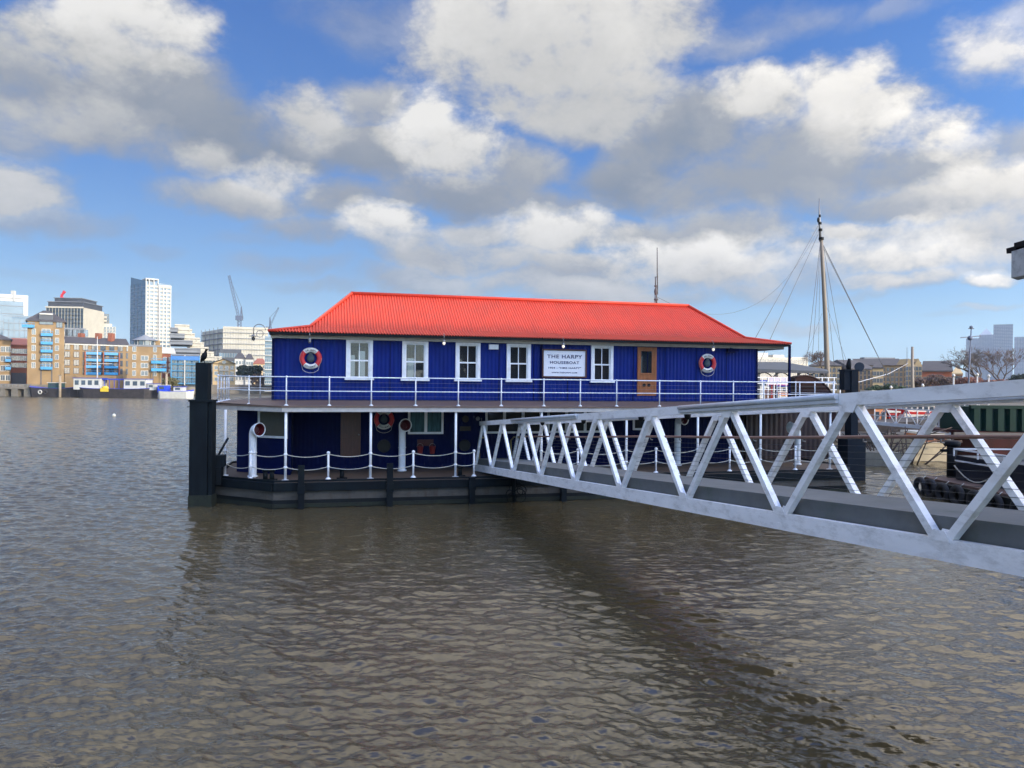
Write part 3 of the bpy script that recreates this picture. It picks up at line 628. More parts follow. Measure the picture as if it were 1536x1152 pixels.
# fittings of the upper wall
u, z = hit(740, 520.5, -.05); MB().box(u-.2, u+.2, -.16, -.03, z-.1, z+.1).build('alarm_box', WHITE, HB)
u, z = hit(1095, 526, -.05); mb = MB(); mb.box(u-.18, u+.18, -.22, -.03, z-.1, z+.1); mb.bar((u-.1, -.2, z+.08), (u+.3, -.3, z+.0), .06, .1); mb.build('floodlight', NAVYD, HB)
bulb = bpy.data.materials.new('bulb_glass'); bulb.use_nodes = True; bb = bulb.node_tree.nodes['Principled BSDF']; bb.inputs['Base Color'].default_value = (.8, .75, .65, 1); bb.inputs['Emission Color'].default_value = (1, .85, .6, 1); bb.inputs['Emission Strength'].default_value = .5
for x, y, lit in ((464.5, 511, 0), (666, 513.5, 1), (845, 518.5, 1), (1070, 523, 1)):
    u, z = hit(x, y, -.62); mb = MB(); mb.tube([(u, -.5, z+.36), (u, -.56, z+.34), (u, -.62, z+.24), (u, -.62, z+.1)], .014, 6); mb.tube([(u, -.62, z+.12), (u, -.62, z+.06), (u, -.62, z+.02)], [.03, .06, .075], 10)
    lo = mb.build('bulkhead_lamp', STEEL, HB); MB().ball((u, -.62, z-.03), .062, (1, 1, 1.3)).build('bulb', bulb if lit else STEEL, lo)
# scrolled lamp bracket off the left eave
u, z = hit(398, 497, -.3); mb = MB(); pts = []
for k in range(13):
    t = math.pi*k/12; pts.append((u-.22+.22*math.cos(t), -.3, z+.05+.22*math.sin(t)))
pts.append((u-.44, -.3, z-.18)); mb.tube(pts, .016, 6); mb.torus((u-.2, -.3, z-.1), .13, .012, (0, 1, 0), n=16, m=5)
mb.tube([(u-.44, -.3, z-.12), (u-.44, -.3, z-.17), (u-.44, -.3, z-.2)], [.02, .06, .19], 12)
for k in range(4): mb.bar((u-.44+.08*math.cos(k*1.57), -.3+.08*math.sin(k*1.57), z-.2), (u-.44+.05*math.cos(k*1.57), -.3+.05*math.sin(k*1.57), z-.4), .012, .012)
lo = mb.build('bracket_lamp', STEEL, HB); MB().ball((u-.44, -.3, z-.29), .06, (1, 1, 1.4)).build('bulb', GLASSD, lo)
# roof aerial
u, z = hit(984.5, 455, VR); P = lambda x, y: (hit(x, y, VR)[0], VR, hit(x, y, VR)[1])
mb = MB(); mb.tube([P(984.7, 461), P(984.2, 430)], [.05, .04], 6); mb.tube([P(986.5, 442), P(986, 412), P(985.7, 371.5)], [.02, .03, .02], 6); mb.tube([P(983.3, 430), P(983.3, 415)], .03, 6)
mb.ball(P(983.7, 437), .12, (.7, .7, 1.6)); mb.ball(P(984.2, 449), .11, (1, 1, .7)); mb.ball(P(983.5, 429), .07); mb.bar(P(982.3, 415.5), P(987, 415.5), .04, .04); mb.tube([P(981.5, 459), P(982, 437)], .012, 4)
mb.build('roof_aerial', M('aerial_grey', (.10, .09, .085), .6, .3, 8), HB)
# tackle hanging at the hull by the gangway foot
u, z = hit(771, 715, -2.5); mb = MB(); mb.tube([(u, -2.5, 1.0), (u, -2.5, -.1)], .07, 8)
for k, (du, rr, dz) in enumerate(((-.2, .16, .35), (-.1, .2, .2), (.14, .2, .45), (.28, .18, .5), (.2, .26, .3))):
    mb.torus((u+du, -2.55-.03*k, dz), rr, .022, (.3*k-.5, 1, .1), n=16, m=5); mb.tube([(u+du*.5, -2.5, 1.0), (u+du, -2.55-.03*k, dz+rr)], .014, 4)
mb.build('mooring_tackle', TAR, hl)
# left end: pile guide
u, z = hit(330, 690, -.6); mb = MB(); mb.box(-12.3, -11.5, -.75, .1, ZD-.25, ZD+.42); mb.box(-12.1, -11.4, -.6, 0, ZD+.42, ZD+.85); mb.bar((-11.6, -.6, ZD+.9), (-11.3, -.3, ZD+1.5), .06, .06); mb.box(-12.45, -12.2, -.85, .2, ZD+.1, ZD+.25)
mb.build('pile_guide', TAR, HB)
mb = MB(); mb.box(hit(500, 712, -1.6)[0]-1.0, hit(500, 712, -1.6)[0]-.0, -1.5, -1.1, ZD, ZD+.0) if False else None
# deck bollards
for x in (398, 408, 513, 690):
    u, z = hit(x, 712, -1.5); mb = MB(); mb.tube([(u, -1.5, ZD), (u, -1.5, ZD+.32)], [.09, .08], 10); mb.tube([(u, -1.5, ZD+.32), (u, -1.5, ZD+.38)], .12, 10); mb.box(u-.2, u+.2, -1.6, -1.4, ZD, ZD+.04); mb.build('bollard', TAR, HB)

# sign board
B = rect(812.5, 524, 879, 566.5, -.06)
sb = thing('sign_board', 'white name board in a brown frame with navy capitals, hung on the blue upper wall', 'sign', b2w(0, -.13, 0), A)
u0, u1, z0, z1 = B; mb = MB(); t = .06
mb.box(u0, u1, -.04, .03, z0, z0+t); mb.box(u0, u1, -.04, .03, z1-t, z1); mb.box(u0, u0+t, -.04, .03, z0+t, z1-t); mb.box(u1-t, u1, -.04, .03, z0+t, z1-t); mb.build('frame', WOODD, sb)
mb = MB(); mb.box(u0+t, u1-t, -.0, .04, z0+t, z1-t); mb.build('board', M('sign_white', (.62, .64, .68), .4, .03, 3), sb)
W_ = u1-u0-2*t; Hh = z1-z0-2*t; uc = (u0+u1)/2
for s, size, wd, fz in (('THE HARPY', .215, .84, .70), ('HOUSEBOAT', .165, .70, .485), ('1904 - "HMS HARPY"', .115, .78, .29), ('WWW.THEHARPY.COM', .085, .61, .115)):
    vs, fs = textmesh(s, size, W_*wd); zs = [v[2] for v in vs]
    k = (size*.72)/(max(zs)-min(zs)); vs = [(uc+v[0], -.008+v[1]*.5, z0+t+Hh*fz+v[2]*k) for v in vs]
    MB().add(vs, fs).build('lettering', M('sign_navy', (.004, .006, .06), .5), sb)
# lifebuoys
def buoy(x, y, v, label, dark=False, R=.335):
    u, z = hit(x, y, v); P = b2w(u, v, z)
    o = thing('lifebuoy', label, 'lifebuoy', P, A, 'lifebuoys on the houseboat walls')
    wht = M('buoy_white', (.62, .62, .58), .5, .08, 9); rd = M('buoy_red', (.45, .02, .025), .5, .12, 7)
    q = math.radians(44)
    for a0, a1, mt in ((math.pi/2-q, math.pi/2+q, wht), (math.pi*1.5-q, math.pi*1.5+q, wht), (-math.pi/2+q, math.pi/2-q, rd), (math.pi/2+q, 1.5*math.pi-q, rd)):
        MB().torus((0, -.02, 0), R, .098, (0, 1, 0), -a0, -a1, 12, 10, .7).build('white_segment' if mt is wht else 'red_segment', mt, o)
    mb = MB()
    for wrd, top in (('THE HARPY', 1), ('HOUSEBOAT', 0)):
        n = len(wrd)
        for i, ch in enumerate(wrd):
            if ch == ' ': continue
            vs, fs = textmesh(ch, .085); a = (i-(n-1)/2)*.155
            cx = R*math.sin(a); czz = R*math.cos(a)*(1 if top else -1); rr = -a if top else a
            vs = [(v[0]*math.cos(rr)-(v[2]-.03)*math.sin(rr)+cx, -.096, v[0]*math.sin(rr)+(v[2]-.03)*math.cos(rr)+czz) for v in vs]
            mb.add(vs, fs)
    mb.build('lettering', BLACK, o)
    mb = MB(); pts = [(R*1.25*math.cos(t), -.05, R*1.25*math.sin(t)-(.16 if math.sin(t) < -.6 else 0)) for t in [2.5+k*.2 for k in range(20)]]
    mb.tube(pts, .01, 4); mb.build('grab_line', ROPE, o)
    mb = MB(); mb.ball((0, .0, 0), .15, (1, .25, 1.1), 12, 8); mb.box(-.06, .06, -.05, 0, .1, .22); mb.build('crest', M('crest_dark', (.03, .05, .06), .6, .4, 9), o)
buoy(466, 537.5, -.08, 'red and white lifebuoy on the blue upper wall left of all the sash windows')
buoy(1060.8, 545, -.08, 'red and white lifebuoy on the blue upper wall right of the brown door', R=.335)
buoy(576, 629, LV-.08, 'lifebuoy on the shaded lower wall beside the brown lower door')
# fire buckets
for k, (x, lb) in enumerate(((630, 'red fire bucket on the shaded lower wall, nearer the white cowl'), (648.5, 'red fire bucket on the shaded lower wall, the one farther from the white cowl'))):
    u, z = hit(x, 675, LV-.22); o = thing('fire_bucket', lb, 'bucket', b2w(u, LV-.22, z), A, 'red fire buckets')
    mb = MB(); mb.tube([(0, 0, -.15), (0, 0, .15)], [.10, .14], 14, cap=False); mb.disc((0, 0, -.14), .1, (0, 0, 1), .02); mb.torus((0, 0, .15), .14, .012, (0, 0, 1)); mb.build('pail', M('pail_red', (.16, .008, .008), .5), o)
    MB().torus((0, 0, .15), .13, .008, (0, 1, 0), 0, math.pi, 12, 5).build('handle', STEEL, o)

# left pile with its cormorant
Pq = at(303, 756, 28.6); px_, py_ = Pq.x, Pq.y
pile = thing('mooring_pile', 'tall square tarred mooring pile at the left end of the houseboat, under a black bird', 'pile', (px_, py_, 0), .1)
zt1 = EYE+dirp(303, 600)[1]*28.6; zt0 = EYE+dirp(303, 544)[1]*28.6
mb = MB(); mb.box(-.39, .24, -.3, .35, -3, zt1); mb.box(.26, .40, -.2, .3, -3, zt1-.02); mb.box(-.42, .43, -.34, .38, zt1-.06, zt1+.012); mb.bar((-.5, -.2, zt1+.0), (-.3, -.2, zt1), .03, .03); mb.bar((-.5, -.2, zt1-.25), (-.3, -.2, zt1-.25), .03, .03)
mb.build('pile_sleeve', TAR, pile); MB().box(-.41, .42, -.32, .37, -.5, .42).build('weed_band', M('weed_green', (.012, .016, .008), .8, .5, 5, bump=.5), pile)
mb = MB(); mb.box(-.215, .235, -.22, .23, zt1+.012, zt0); mb.build('pile_head', TAR, pile)
bird = MB(off=(px_+.05, py_, zt0)); o3 = Vector((px_+.05, py_, zt0))
bird.tube([o3+Vector(p) for p in ((-.15, .02, .03), (-.10, .01, .10), (-.04, 0, .20), (0, 0, .30), (.03, 0, .37), (.035, 0, .43), (.055, -.005, .475), (.11, -.01, .48), (.16, -.015, .475))], [.02, .065, .11, .10, .06, .04, .048, .024, .006], 10)
bird.tube([o3+Vector(p) for p in ((-.03, .03, .18), (-.02, .03, 0))], .012, 5); bird.tube([o3+Vector(p) for p in ((-.02, -.04, .18), (0, -.04, 0))], .012, 5)
tag(bird.build('cormorant', BLACK), 'black cormorant perched upright on top of the left mooring pile', 'bird')
# right pile
Pq = at(1277, 720, 38.2); pr = thing('mooring_pile', 'dark blue square mooring pile right of the houseboat stern with a round dish on top', 'pile', (Pq.x, Pq.y, 0), .2)
zz = lambda y: EYE+dirp(1277, y)[1]*38.2; u38 = lambda px: (px-1277)/F*38.2
mb = MB(); mb.box(u38(1262), u38(1292), -.4, .4, -3, zz(655)); mb.box(u38(1270.5), u38(1282), -.25, .25, zz(655), zz(555)); mb.box(u38(1259.5), u38(1270), -.2, .2, zz(585), zz(556)); mb.box(u38(1259), u38(1283), -.27, .27, zz(556.5), zz(554.5))
mb.build('pile_shaft', M('pile_navy', (.004, .008, .014), .6, .3, 2, bump=.2, spec=.15), pr)
mb = MB(); mb.tube([(u38(1271), 0, zz(555)), (u38(1270.5), 0, zz(550)), (u38(1271), 0, zz(546)), (u38(1271.5), 0, zz(541)), (u38(1271.5), 0, zz(538))], [.10, .13, .12, .08, .07], 10); mb.build('pile_lantern', BLACK, pr)
mb = MB(); mb.disc((u38(1288.5), 0, zz(550)), .23, (.5, 1, .1), .06, 24); mb.bar((u38(1280), 0, zz(556.5)), (u38(1296), 0, zz(556.5)), .04, .05); mb.build('round_dish', M('dish_dark', (.03, .04, .055), .5), pr)

# ------------------------------------------------------------------ gangway
G0 = Vector((-.757, 30.0, 0)); GD = Vector((.269, -.963, 0)).normalized(); GS = Vector((GD.y*-1, GD.x, 0)).normalized()
if GS.x < 0: GS = -GS
PAN = 3.107; GW = 1.60
def gp(n, side, dz, top=False):     # node n (panels from the boat), side 0 near .. 1 far
    z = (EYE-1.602+.2087*n) if top else (EYE-3.244+.211*n)
    p = G0+GD*(PAN*n)+GS*(GW*side); return Vector((p.x, p.y, z+dz))
gw = thing('gangway', 'long white lattice truss gangway sloping down onto the houseboat deck with a grey walkway', 'gangway', (G0.x, G0.y, 0))
GO = gw.location
NB, NT = -.92, 9.3
for side in (0, 1):
    tn = 'near_truss' if side == 0 else 'far_truss'
    yax = GS
    mb = MB(GO)
    mb.bar(gp(NB-.05, side, -.13), gp(NT, side, -.13), .12, .26)
    lo = mb.build('bottom_chord', GANGW, gw)
    mb = MB(GO); mb.bar(gp(-.62, side, .085, True), gp(NT, side, .085, True), .12, .17); mb.build('top_chord', GANGW, gw)
    for k in range(-1, 9):
        for (a, b) in (((k, 0), (k+.5, 1)), ((k+.5, 1), (k+1, 0))):
            ka = max(a[0], NB)
            p = gp(ka+.03, side, -.01) if a[1] == 0 else gp(ka+.025, side, .01, True)
            q = gp(b[0]-.025, side, .01, True) if b[1] else gp(b[0]-.03, side, -.01)
            mb = MB(GO); mb.bar(p, q, .10, .10, up=GD); mb.build('truss_brace', GANGW, gw)
for side in (0, 1):
    for k in range(0, 9):
        for (n, tp) in ((k, False), (k+.5, True)):
            mb = MB(GO); q = gp(n, side, -.03 if not tp else .03, tp); o_ = GS*(.062 if side == 0 else -.062)
            for sg_ in (-1, 1):
                c0 = q+o_*sg_; s0 = GD*.16; s1 = Vector((0, 0, .13 if not tp else -.13)); e_ = GS*.004*sg_
                mb.add([c0-s0, c0+s0, c0+s0*.5+s1, c0-s0*.5+s1, c0-s0+e_, c0+s0+e_, c0+s0*.5+s1+e_, c0-s0*.5+s1+e_], [(0, 1, 2, 3), (7, 6, 5, 4), (4, 5, 1, 0), (5, 6, 2, 1), (6, 7, 3, 2), (7, 4, 0, 3)])
            mb.build('gusset_plate', GANGW, gw)
# walkway
WALK = M('walkway_grey', (.115, .12, .115), .8, .18, 3, dirt=(.05, .065, .045), dscale=1.5, damt=.8, bump=.3)
mb = MB(GO); 
p = [gp(NB, .06, .02), gp(NB, .94, .02), gp(NT, .94, .02), gp(NT, .06, .02)]
up_ = Vector((0, 0, .27)); 
mb.add([v-up_*.6 for v in p]+[v+up_*.85 for v in p], [(3, 2, 1, 0), (4, 5, 6, 7), (0, 1, 5, 4), (1, 2, 6, 5), (2, 3, 7, 6), (3, 0, 4, 7)])
mb.build('walkway', WALK, gw)
for k in range(0, 10):
    mb = MB(GO); mb.bar(gp(k, -.04, -.2), gp(k, 1.04, -.2), .1, .1); mb.build('cross_beam', GANGW, gw)
# handrails inside both trusses, cables on the far truss and near truss
HR = M('handrail_brown', (.19, .10, .07), .4, .15, 4)
for side, s in ((1, .93),):
    mb = MB(GO); mb.tube([gp(-.5+k*.5, s, 1.17+.01*math.sin(k)) for k in range(0, 20)], .028, 8); h = mb.build('handrail', HR, gw)
    for k in range(0, 20): mb = MB(GO); mb.tube([gp(-.5+k*.5, s+.04, 1.09), gp(-.5+k*.5, s, 1.10), gp(-.5+k*.5, s, 1.15)], .012, 5); mb.build('handrail_bracket', STEEL, h)
for j in range(8):
    mb = MB(GO); mb.tube([gp(NB+.1, .965, .30+.105*j), gp(4.5, .965, .30+.105*j-.01), gp(NT, .965, .30+.105*j)], .0045, 4, cap=False); mb.build('safety_cable', M('cable_dark', (.05, .05, .05), .4), gw)
# light battens and their brackets along the top chords
for side, off in ((0, .085), (1, -.085)):
    for (n0, n1) in ((1.0, 3.1), (4.95, 6.43)) if side == 0 else ((2.0, 3.6), (6.0, 7.6)):
        o_ = GS*(-.09 if side == 0 else -.12)
        mb = MB(GO); mb.tube([gp(n0, side, .13, True)+o_, gp(n1, side, .13, True)+o_], .045, 10); mb.bar(gp(n0, side, .06, True)+o_*.9, gp(n1, side, .06, True)+o_*.9, .05, .05); mb.build('light_batten', M('batten_white', (.5, .52, .54), .35, .06, 4, dirt=(.2, .2, .18)), gw)
for n in (1.05, 2.0, 3.15, 4.3, 4.98, 6.47, 7.4):
    mb = MB(GO); q = gp(n, 0, -.03, True); mb.tube([q+GS*.05+Vector((0, 0, .03)), q+GS*.05+Vector((0, 0, -.04)), q+GS*.05+Vector((0, 0, -.075))], [.07, .06, .02], 10); mb.build('downlight', BLACK, gw)
mb = MB(GO); mb.tube([gp(-.62, .02, .17, True), gp(-.62, .02, .32, True)], .015, 6); mb.build('end_pin', STEEL, gw)
yel = M('yellow_rail', (.30, .24, .08), .5); mb = MB(GO)
for s in (.12, 1.0): mb.tube([gp(NB-.02, s, .2), gp(NB-.05, s, 1.0), gp(NB+.1, s, 1.15), gp(NB+.35, s, 1.12)], .03, 6)
mb.build('landing_grab_rail', yel, gw)
# ------------------------------------------------------------------ land
LANDM = M('bank_earth', (.11, .095, .07), .9, .3, .3, bump=.3)
QUAYM = M('quay_stone', (.16, .14, .11), .85, .3, .6, dirt=(.05, .06, .04), dscale=.5, damt=.8)
QZ = 3.2
far_line = [(-900, 190), (-150, 208), (-133, 216), (-122, 262), (-116, 286), (-60, 300), (40, 318), (150, 360), (400, 520), (1400, 1500)]
mb = MB(); mb.prism(far_line+[(2700, 3150), (-3300, 3150), (-3300, 190)], -5, QZ); struct(mb.build('far_bank', QUAYM))
near_line = [(3300, 60), (3300, 3100), (1200, 3100), (150, 345), (80, 345), (56, 200), (45, 130), (56, 92), (120, 62)]
mb = MB(); mb.prism(near_line, -5, QZ-.6); struct(mb.build('near_bank', LANDM))
mb = MB(); mb.prism([(-300, -150), (300, -150), (300, -5), (40, 3.2), (-300, 3.2)], -5, 3.0); struct(mb.build('quay', QUAYM))
mb = MB(); mb.box(4.9, 12, 3.21, 4.4, -5, 2.98) if False else None

# ------------------------------------------------------------------ building kit
BRICK = brickmat('brick_yellow', (.30, .205, .10), (.20, .13, .065), None)
BRICKR = brickmat('brick_red', (.30, .10, .055), (.2, .08, .05), None)
BRICKP = brickmat('brick_pale', (.50, .38, .20), (.40, .28, .15), None)
SLATE = M('slate_roof', (.055, .05, .05), .7, .25, .6)
WGLS = M('building_glass', (.05, .07, .09), .12, .4, .25, spec=.9)
BGLS = M('tower_glass', (.07, .12, .17), .10, .3, .12, spec=.9)
FRAMEW = M('frame_white', (.47, .455, .40), .5, .06, 2)
CONC = M('pale_concrete', (.44, .40, .31), .7, .1, .4)
BLUEP = M('balcony_blue', (.03, .22, .42), .4, .15, 1)
GREYC = M('grey_cladding', (.16, .17, .18), .6, .2, .3)
DKCL = M('dark_cladding', (.05, .055, .065), .5, .2, .4)
class Bd:
    """a building: footprint in world coordinates, base QZ"""
    def __init__(s, name, label, cat, foot, z0, z1, wall, group=None):
        c = Vector((sum(p[0] for p in foot)/len(foot), sum(p[1] for p in foot)/len(foot), z0))
        s.r = thing(name, label, cat, c, 0, group); s.o = c; s.foot = foot; s.z0 = z0; s.z1 = z1; s.cache = {}
        s.w = MB(c).prism(foot, z0, z1).build('wall', wall, s.r)
    def face(s, i):
        p = Vector((*s.foot[i], 0)); q = Vector((*s.foot[(i+1) % len(s.foot)], 0)); d = (q-p); L = d.length; d /= L
        return p, d, L, Vector((d.y, -d.x, 0))
    def pt(s, i, t, z, out=0):
        p, d, L, n = s.face(i); q = p+d*(t*L)+n*out; return Vector((q.x, q.y, z))
    def panel(s, i, t0, t1, z0, z1, out, th, mat, name, parent=None):
        p, d, L, n = s.face(i); a = p+d*(t0*L); b = p+d*(t1*L); mb = MB(s.o)
        vs = []
        for z in (z0, z1):
            for q, o_ in ((a, out), (b, out), (b, out-th), (a, out-th)): vs.append(Vector((q.x, q.y, z))+n*o_)
        mb.add(vs, [(3, 2, 1, 0), (4, 5, 6, 7), (0, 1, 5, 4), (1, 2, 6, 5), (2, 3, 7, 6), (3, 0, 4, 7)]); return mb.build(name, mat, parent or s.r)
    def wins(s, i, ts, zs, w, h, pane=None, frame=None, arch=False, name='window'):
        """a window at every t of ts and every sill height of zs; each one its own part with a pane under it"""
        p, d, L, n = s.face(i); pane = pane or WGLS; frame = frame or FRAMEW; k = (i, round(w, 2), round(h, 2), pane.name, frame.name, name)
        for t in ts:
            for z in zs:
                q = p+d*(t*L); loc = Vector((q.x, q.y, z))-s.o
                if k not in s.cache:
                    ax = lambda a, o_, b: tuple(d*a+n*o_+Vector((0, 0, b)))
                    f = MB(); fw = min(.12, w*.1)
                    def bx(a0, a1, b0, b1, o0, o1, m):
                        m.add([ax(a0, o0, b0), ax(a1, o0, b0), ax(a1, o1, b0), ax(a0, o1, b0), ax(a0, o0, b1), ax(a1, o0, b1), ax(a1, o1, b1), ax(a0, o1, b1)], [(0,1,2,3),(7,6,5,4),(4,5,1,0),(5,6,2,1),(6,7,3,2),(7,4,0,3)])
                    bx(-w/2, w/2, 0, fw, .0, .12, f); bx(-w/2, w/2, h-fw, h, 0, .1, f); bx(-w/2, -w/2+fw, fw, h-fw, 0, .1, f); bx(w/2-fw, w/2, fw, h-fw, 0, .1, f); bx(-fw/3, fw/3, fw, h-fw, 0, .09, f)
                    o = f.build(name, frame, s.r); g = MB(); bx(-w/2+fw, w/2-fw, fw, h-fw, .0, .04, g); gg = g.build('pane', pane, o); o.location = loc; s.cache[k] = (o, gg)
                else:
                    o, gg = s.cache[k]; c = o.copy(); COL.objects.link(c); c.parent = s.r; c.location = loc; c2 = gg.copy(); COL.objects.link(c2); c2.parent = c
    def balc(s, i, t0, t1, z, out, mat=None, h=1.1, solid=True, name='balcony'):
        b = s.panel(i, t0, t1, z-.25, z+(.55 if solid else 0), out, out, mat or BLUEP, name)
        p, d, L, n = s.face(i); mb = MB(s.o); a = s.pt(i, t0, z+h, out); c = s.pt(i, t1, z+h, out); mb.bar(a, c, .08, .08); mb.bar(s.pt(i, t0, z+h, .1), a, .08, .08); mb.bar(c, s.pt(i, t1, z+h, .1), .08, .08)
        k = max(2, int((t1-t0)*L/.7))
        for j in range(k+1): q = s.pt(i, t0+(t1-t0)*j/k, z, out-.04); mb.bar(q, q+Vector((0, 0, h)), .05, .05)
        mb.build('balcony_rail', mat or BLUEP, b)
    def hip(s, over, rise, mat=None, ridge=.35, name='roof'):
        f = s.foot; c = s.o; mb = MB(c); P = [Vector((p[0]-c.x, p[1]-c.y))*(1) for p in f]; cc = Vector((0, 0))
        O = [(c.x+p.x*(1+over/max(1, p.length)), c.y+p.y*(1+over/max(1, p.length)), s.z1) for p in P]
        m1 = ((O[0][0]+O[3][0])/2, (O[0][1]+O[3][1])/2); m2_ = ((O[1][0]+O[2][0])/2, (O[1][1]+O[2][1])/2)
        r1 = (m1[0]+(m2_[0]-m1[0])*ridge, m1[1]+(m2_[1]-m1[1])*ridge, s.z1+rise); r2_ = (m2_[0]+(m1[0]-m2_[0])*ridge, m2_[1]+(m1[1]-m2_[1])*ridge, s.z1+rise)
        lo = [(x, y, z+.02) for x, y, z in O]; lb = [(x, y, z-.3) for x, y, z in O]
        mb.add(lo+[r1, r2_]+lb, [(0, 1, 5, 4), (1, 2, 5), (2, 3, 4, 5), (3, 0, 4), (6, 7, 1, 0), (7, 8, 2, 1), (8, 9, 3, 2), (9, 6, 0, 3), (9, 8, 7, 6)]); return mb.build(name, mat or SLATE, s.r)
    def slab(s, grow, z0, z1, mat, name, foot=None):
        c = s.o; f = foot or [(c.x+(p[0]-c.x)*grow, c.y+(p[1]-c.y)*grow) for p in s.foot]
        return MB(c).prism(f, z0, z1).build(name, mat, s.r)
def box4(x0, x1, Y, dep, skew=0.0, yref=560):
    """rectangular footprint facing the river: front edge between two pixel columns about depth Y (skew: how much farther back the right end stands)"""
    c = at((x0+x1)/2, yref, Y); n = Vector((c.x, c.y)).normalized(); D = Vector((c.x, c.y)).length
    def on(x, e): d = Vector((dirp(x, yref)[0], 1)); return d*((D+e)/d.dot(n))
    a = on(x0, -skew/2); b = on(x1, skew/2); t = (b-a).normalized(); m = Vector((-t.y, t.x))
    return [tuple(a), tuple(b), tuple(b+m*dep), tuple(a+m*dep)]
def zof(x, y, Y): return at(x, y, Y).z
R_ = lambda n, a=.08, b=.92: [a+(b-a)*(k+.0)/(n-1) for k in range(n)] if n > 1 else [(a+b)/2]
def floors(z0, z1, n): return [z0+(z1-z0)*k/n for k in range(n)]

# ---- left bank, front row
Y = 222
b = Bd('warehouse', 'yellow brick riverside warehouse cut by the left edge of the photo with blue balconies', 'warehouse', box4(-70, 16, Y, 14), QZ, zof(8, 508, Y), BRICK)
b.hip(.6, 2.5); b.wins(0, [.72, .86, .95], floors(QZ+1, b.z1-1, 4), 1.2, 1.7)
for y in (541, 553): b.balc(0, .9, 1.0, zof(5, y, Y), 1.2)
b = Bd('town_house', 'narrow red brick house between the two yellow brick warehouses on the left bank', 'house', box4(14, 42, 236, 10), QZ, zof(30, 517, 236), BRICKR)
b.hip(.4, 2.2, M('red_tile', (.25, .08, .05), .7), .1); b.wins(0, [.2, .42, .62, .85], floors(QZ+5, b.z1-.6, 3), 1.1, 1.5)
b.panel(0, .1, .9, QZ, QZ+3.4, .25, .3, DKCL, 'archway')
Y = 219
b = Bd('warehouse', 'tall yellow brick warehouse tower with a slate hipped roof and a stack of blue balconies', 'warehouse', box4(40.5, 96, Y, 9), QZ, zof(70, 481, Y), BRICK)
r = b.hip(.7, 3.2, SLATE, .42)
zz_ = [zof(68, y, Y) for y in (553, 540.5, 527.5, 515.5, 503)]
b.wins(0, [.17], [z+.1 for z in zz_[:4]]+[zz_[4]+.1], 1.0, 1.7); b.wins(0, [.80], [z+.3 for z in zz_[:5]], 1.0, 1.5); b.wins(0, [.50], [z+.25 for z in zz_], 2.2, 1.6)
b.wins(1, [.3, .7], zz_, 1.0, 1.5)
for z in zz_: b.balc(0, .36, .68, z, 1.3)
b.panel(0, .36, .39, QZ, zz_[-1], .12, .12, DKCL, 'steel_post'); b.panel(0, .65, .68, QZ, zz_[-1], .12, .12, DKCL, 'steel_post')
b.wins(0, [.5], [zof(70, 487, Y)], 3.4, 3.0, WGLS, DKCL, name='attic_window'); b.panel(0, .32, .68, zof(70, 472, Y), zof(70, 470, Y), .4, 2.5, FRAMEW, 'dormer_roof')
b.panel(0, .33, .67, b.z1, zof(70, 472, Y), .1, 2.4, DKCL, 'dormer'); b.wins(0, [.86], [zof(70, 491, Y)], 1.6, 2.0, WGLS, DKCL, name='attic_window')
b.balc(0, -.14, .19, zof(42, 491, Y), 1.4, name='top_balcony')
# recessed range
Y = 236
b = Bd('warehouse', 'long low yellow brick warehouse range with a dark slate roof, set back between taller blocks', 'warehouse', box4(97, 196, Y, 14, 3), QZ, zof(145, 516, Y), BRICK)
mb = MB(b.o); f = b.foot; zr = zof(145, 505, Y); zt_ = b.z1; q = [((f[0][i]*.5+f[3][i]*.5) if k == 0 else (f[1][i]*.5+f[2][i]*.5)) for k in (0, 1) for i in (0, 1)]
mb.add([(f[0][0], f[0][1]-.6, zt_-.1), (f[1][0], f[1][1]-.6, zt_-.1), (q[2], q[3], zr), (q[0], q[1], zr), (f[2][0], f[2][1], zt_), (f[3][0], f[3][1], zt_)], [(0, 1, 2, 3), (3, 2, 4, 5), (1, 4, 2), (0, 3, 5)]); rf = mb.build('roof', SLATE, b.r)
for x in (122, 148, 167):
    a_ = at(x, 500, Y+6); m3 = MB(b.o); m3.box(a_.x-.6, a_.x+.6, a_.y-1, a_.y+1, zr-1.5, zof(x, 500, Y+6)); m3.build('chimney', BRICKR, rf)
for k in range(5): mb = MB()
b.wins(0, [.035+.93*k/7 for k in range(8)], [zof(145, y, Y) for y in (561, 549, 537, 526)], 1.5, 1.8, WGLS, DKCL)
for y in (561, 551, 541, 531):
    b.balc(0, .30, .53, zof(145, y, Y), 1.0); b.balc(0, .58, .79, zof(145, y, Y), 1.0)
for t in (.28, .555, .80): b.panel(0, t, t+.02, QZ, zof(145, 528, Y), 1.1, .3, BRICKR, 'brick_pier')
b.panel(0, .0, 1.0, b.z1-.5, b.z1-.12, .3, .3, FRAMEW, 'eaves_board')
w_ = struct(MB().prism([(p.x, p.y) for p in (at(97, 570, 214), at(185, 570, 216), at(185, 570, 217), at(97, 570, 215))], -1, zof(140, 563, 214)).build('river_wall', BRICK))
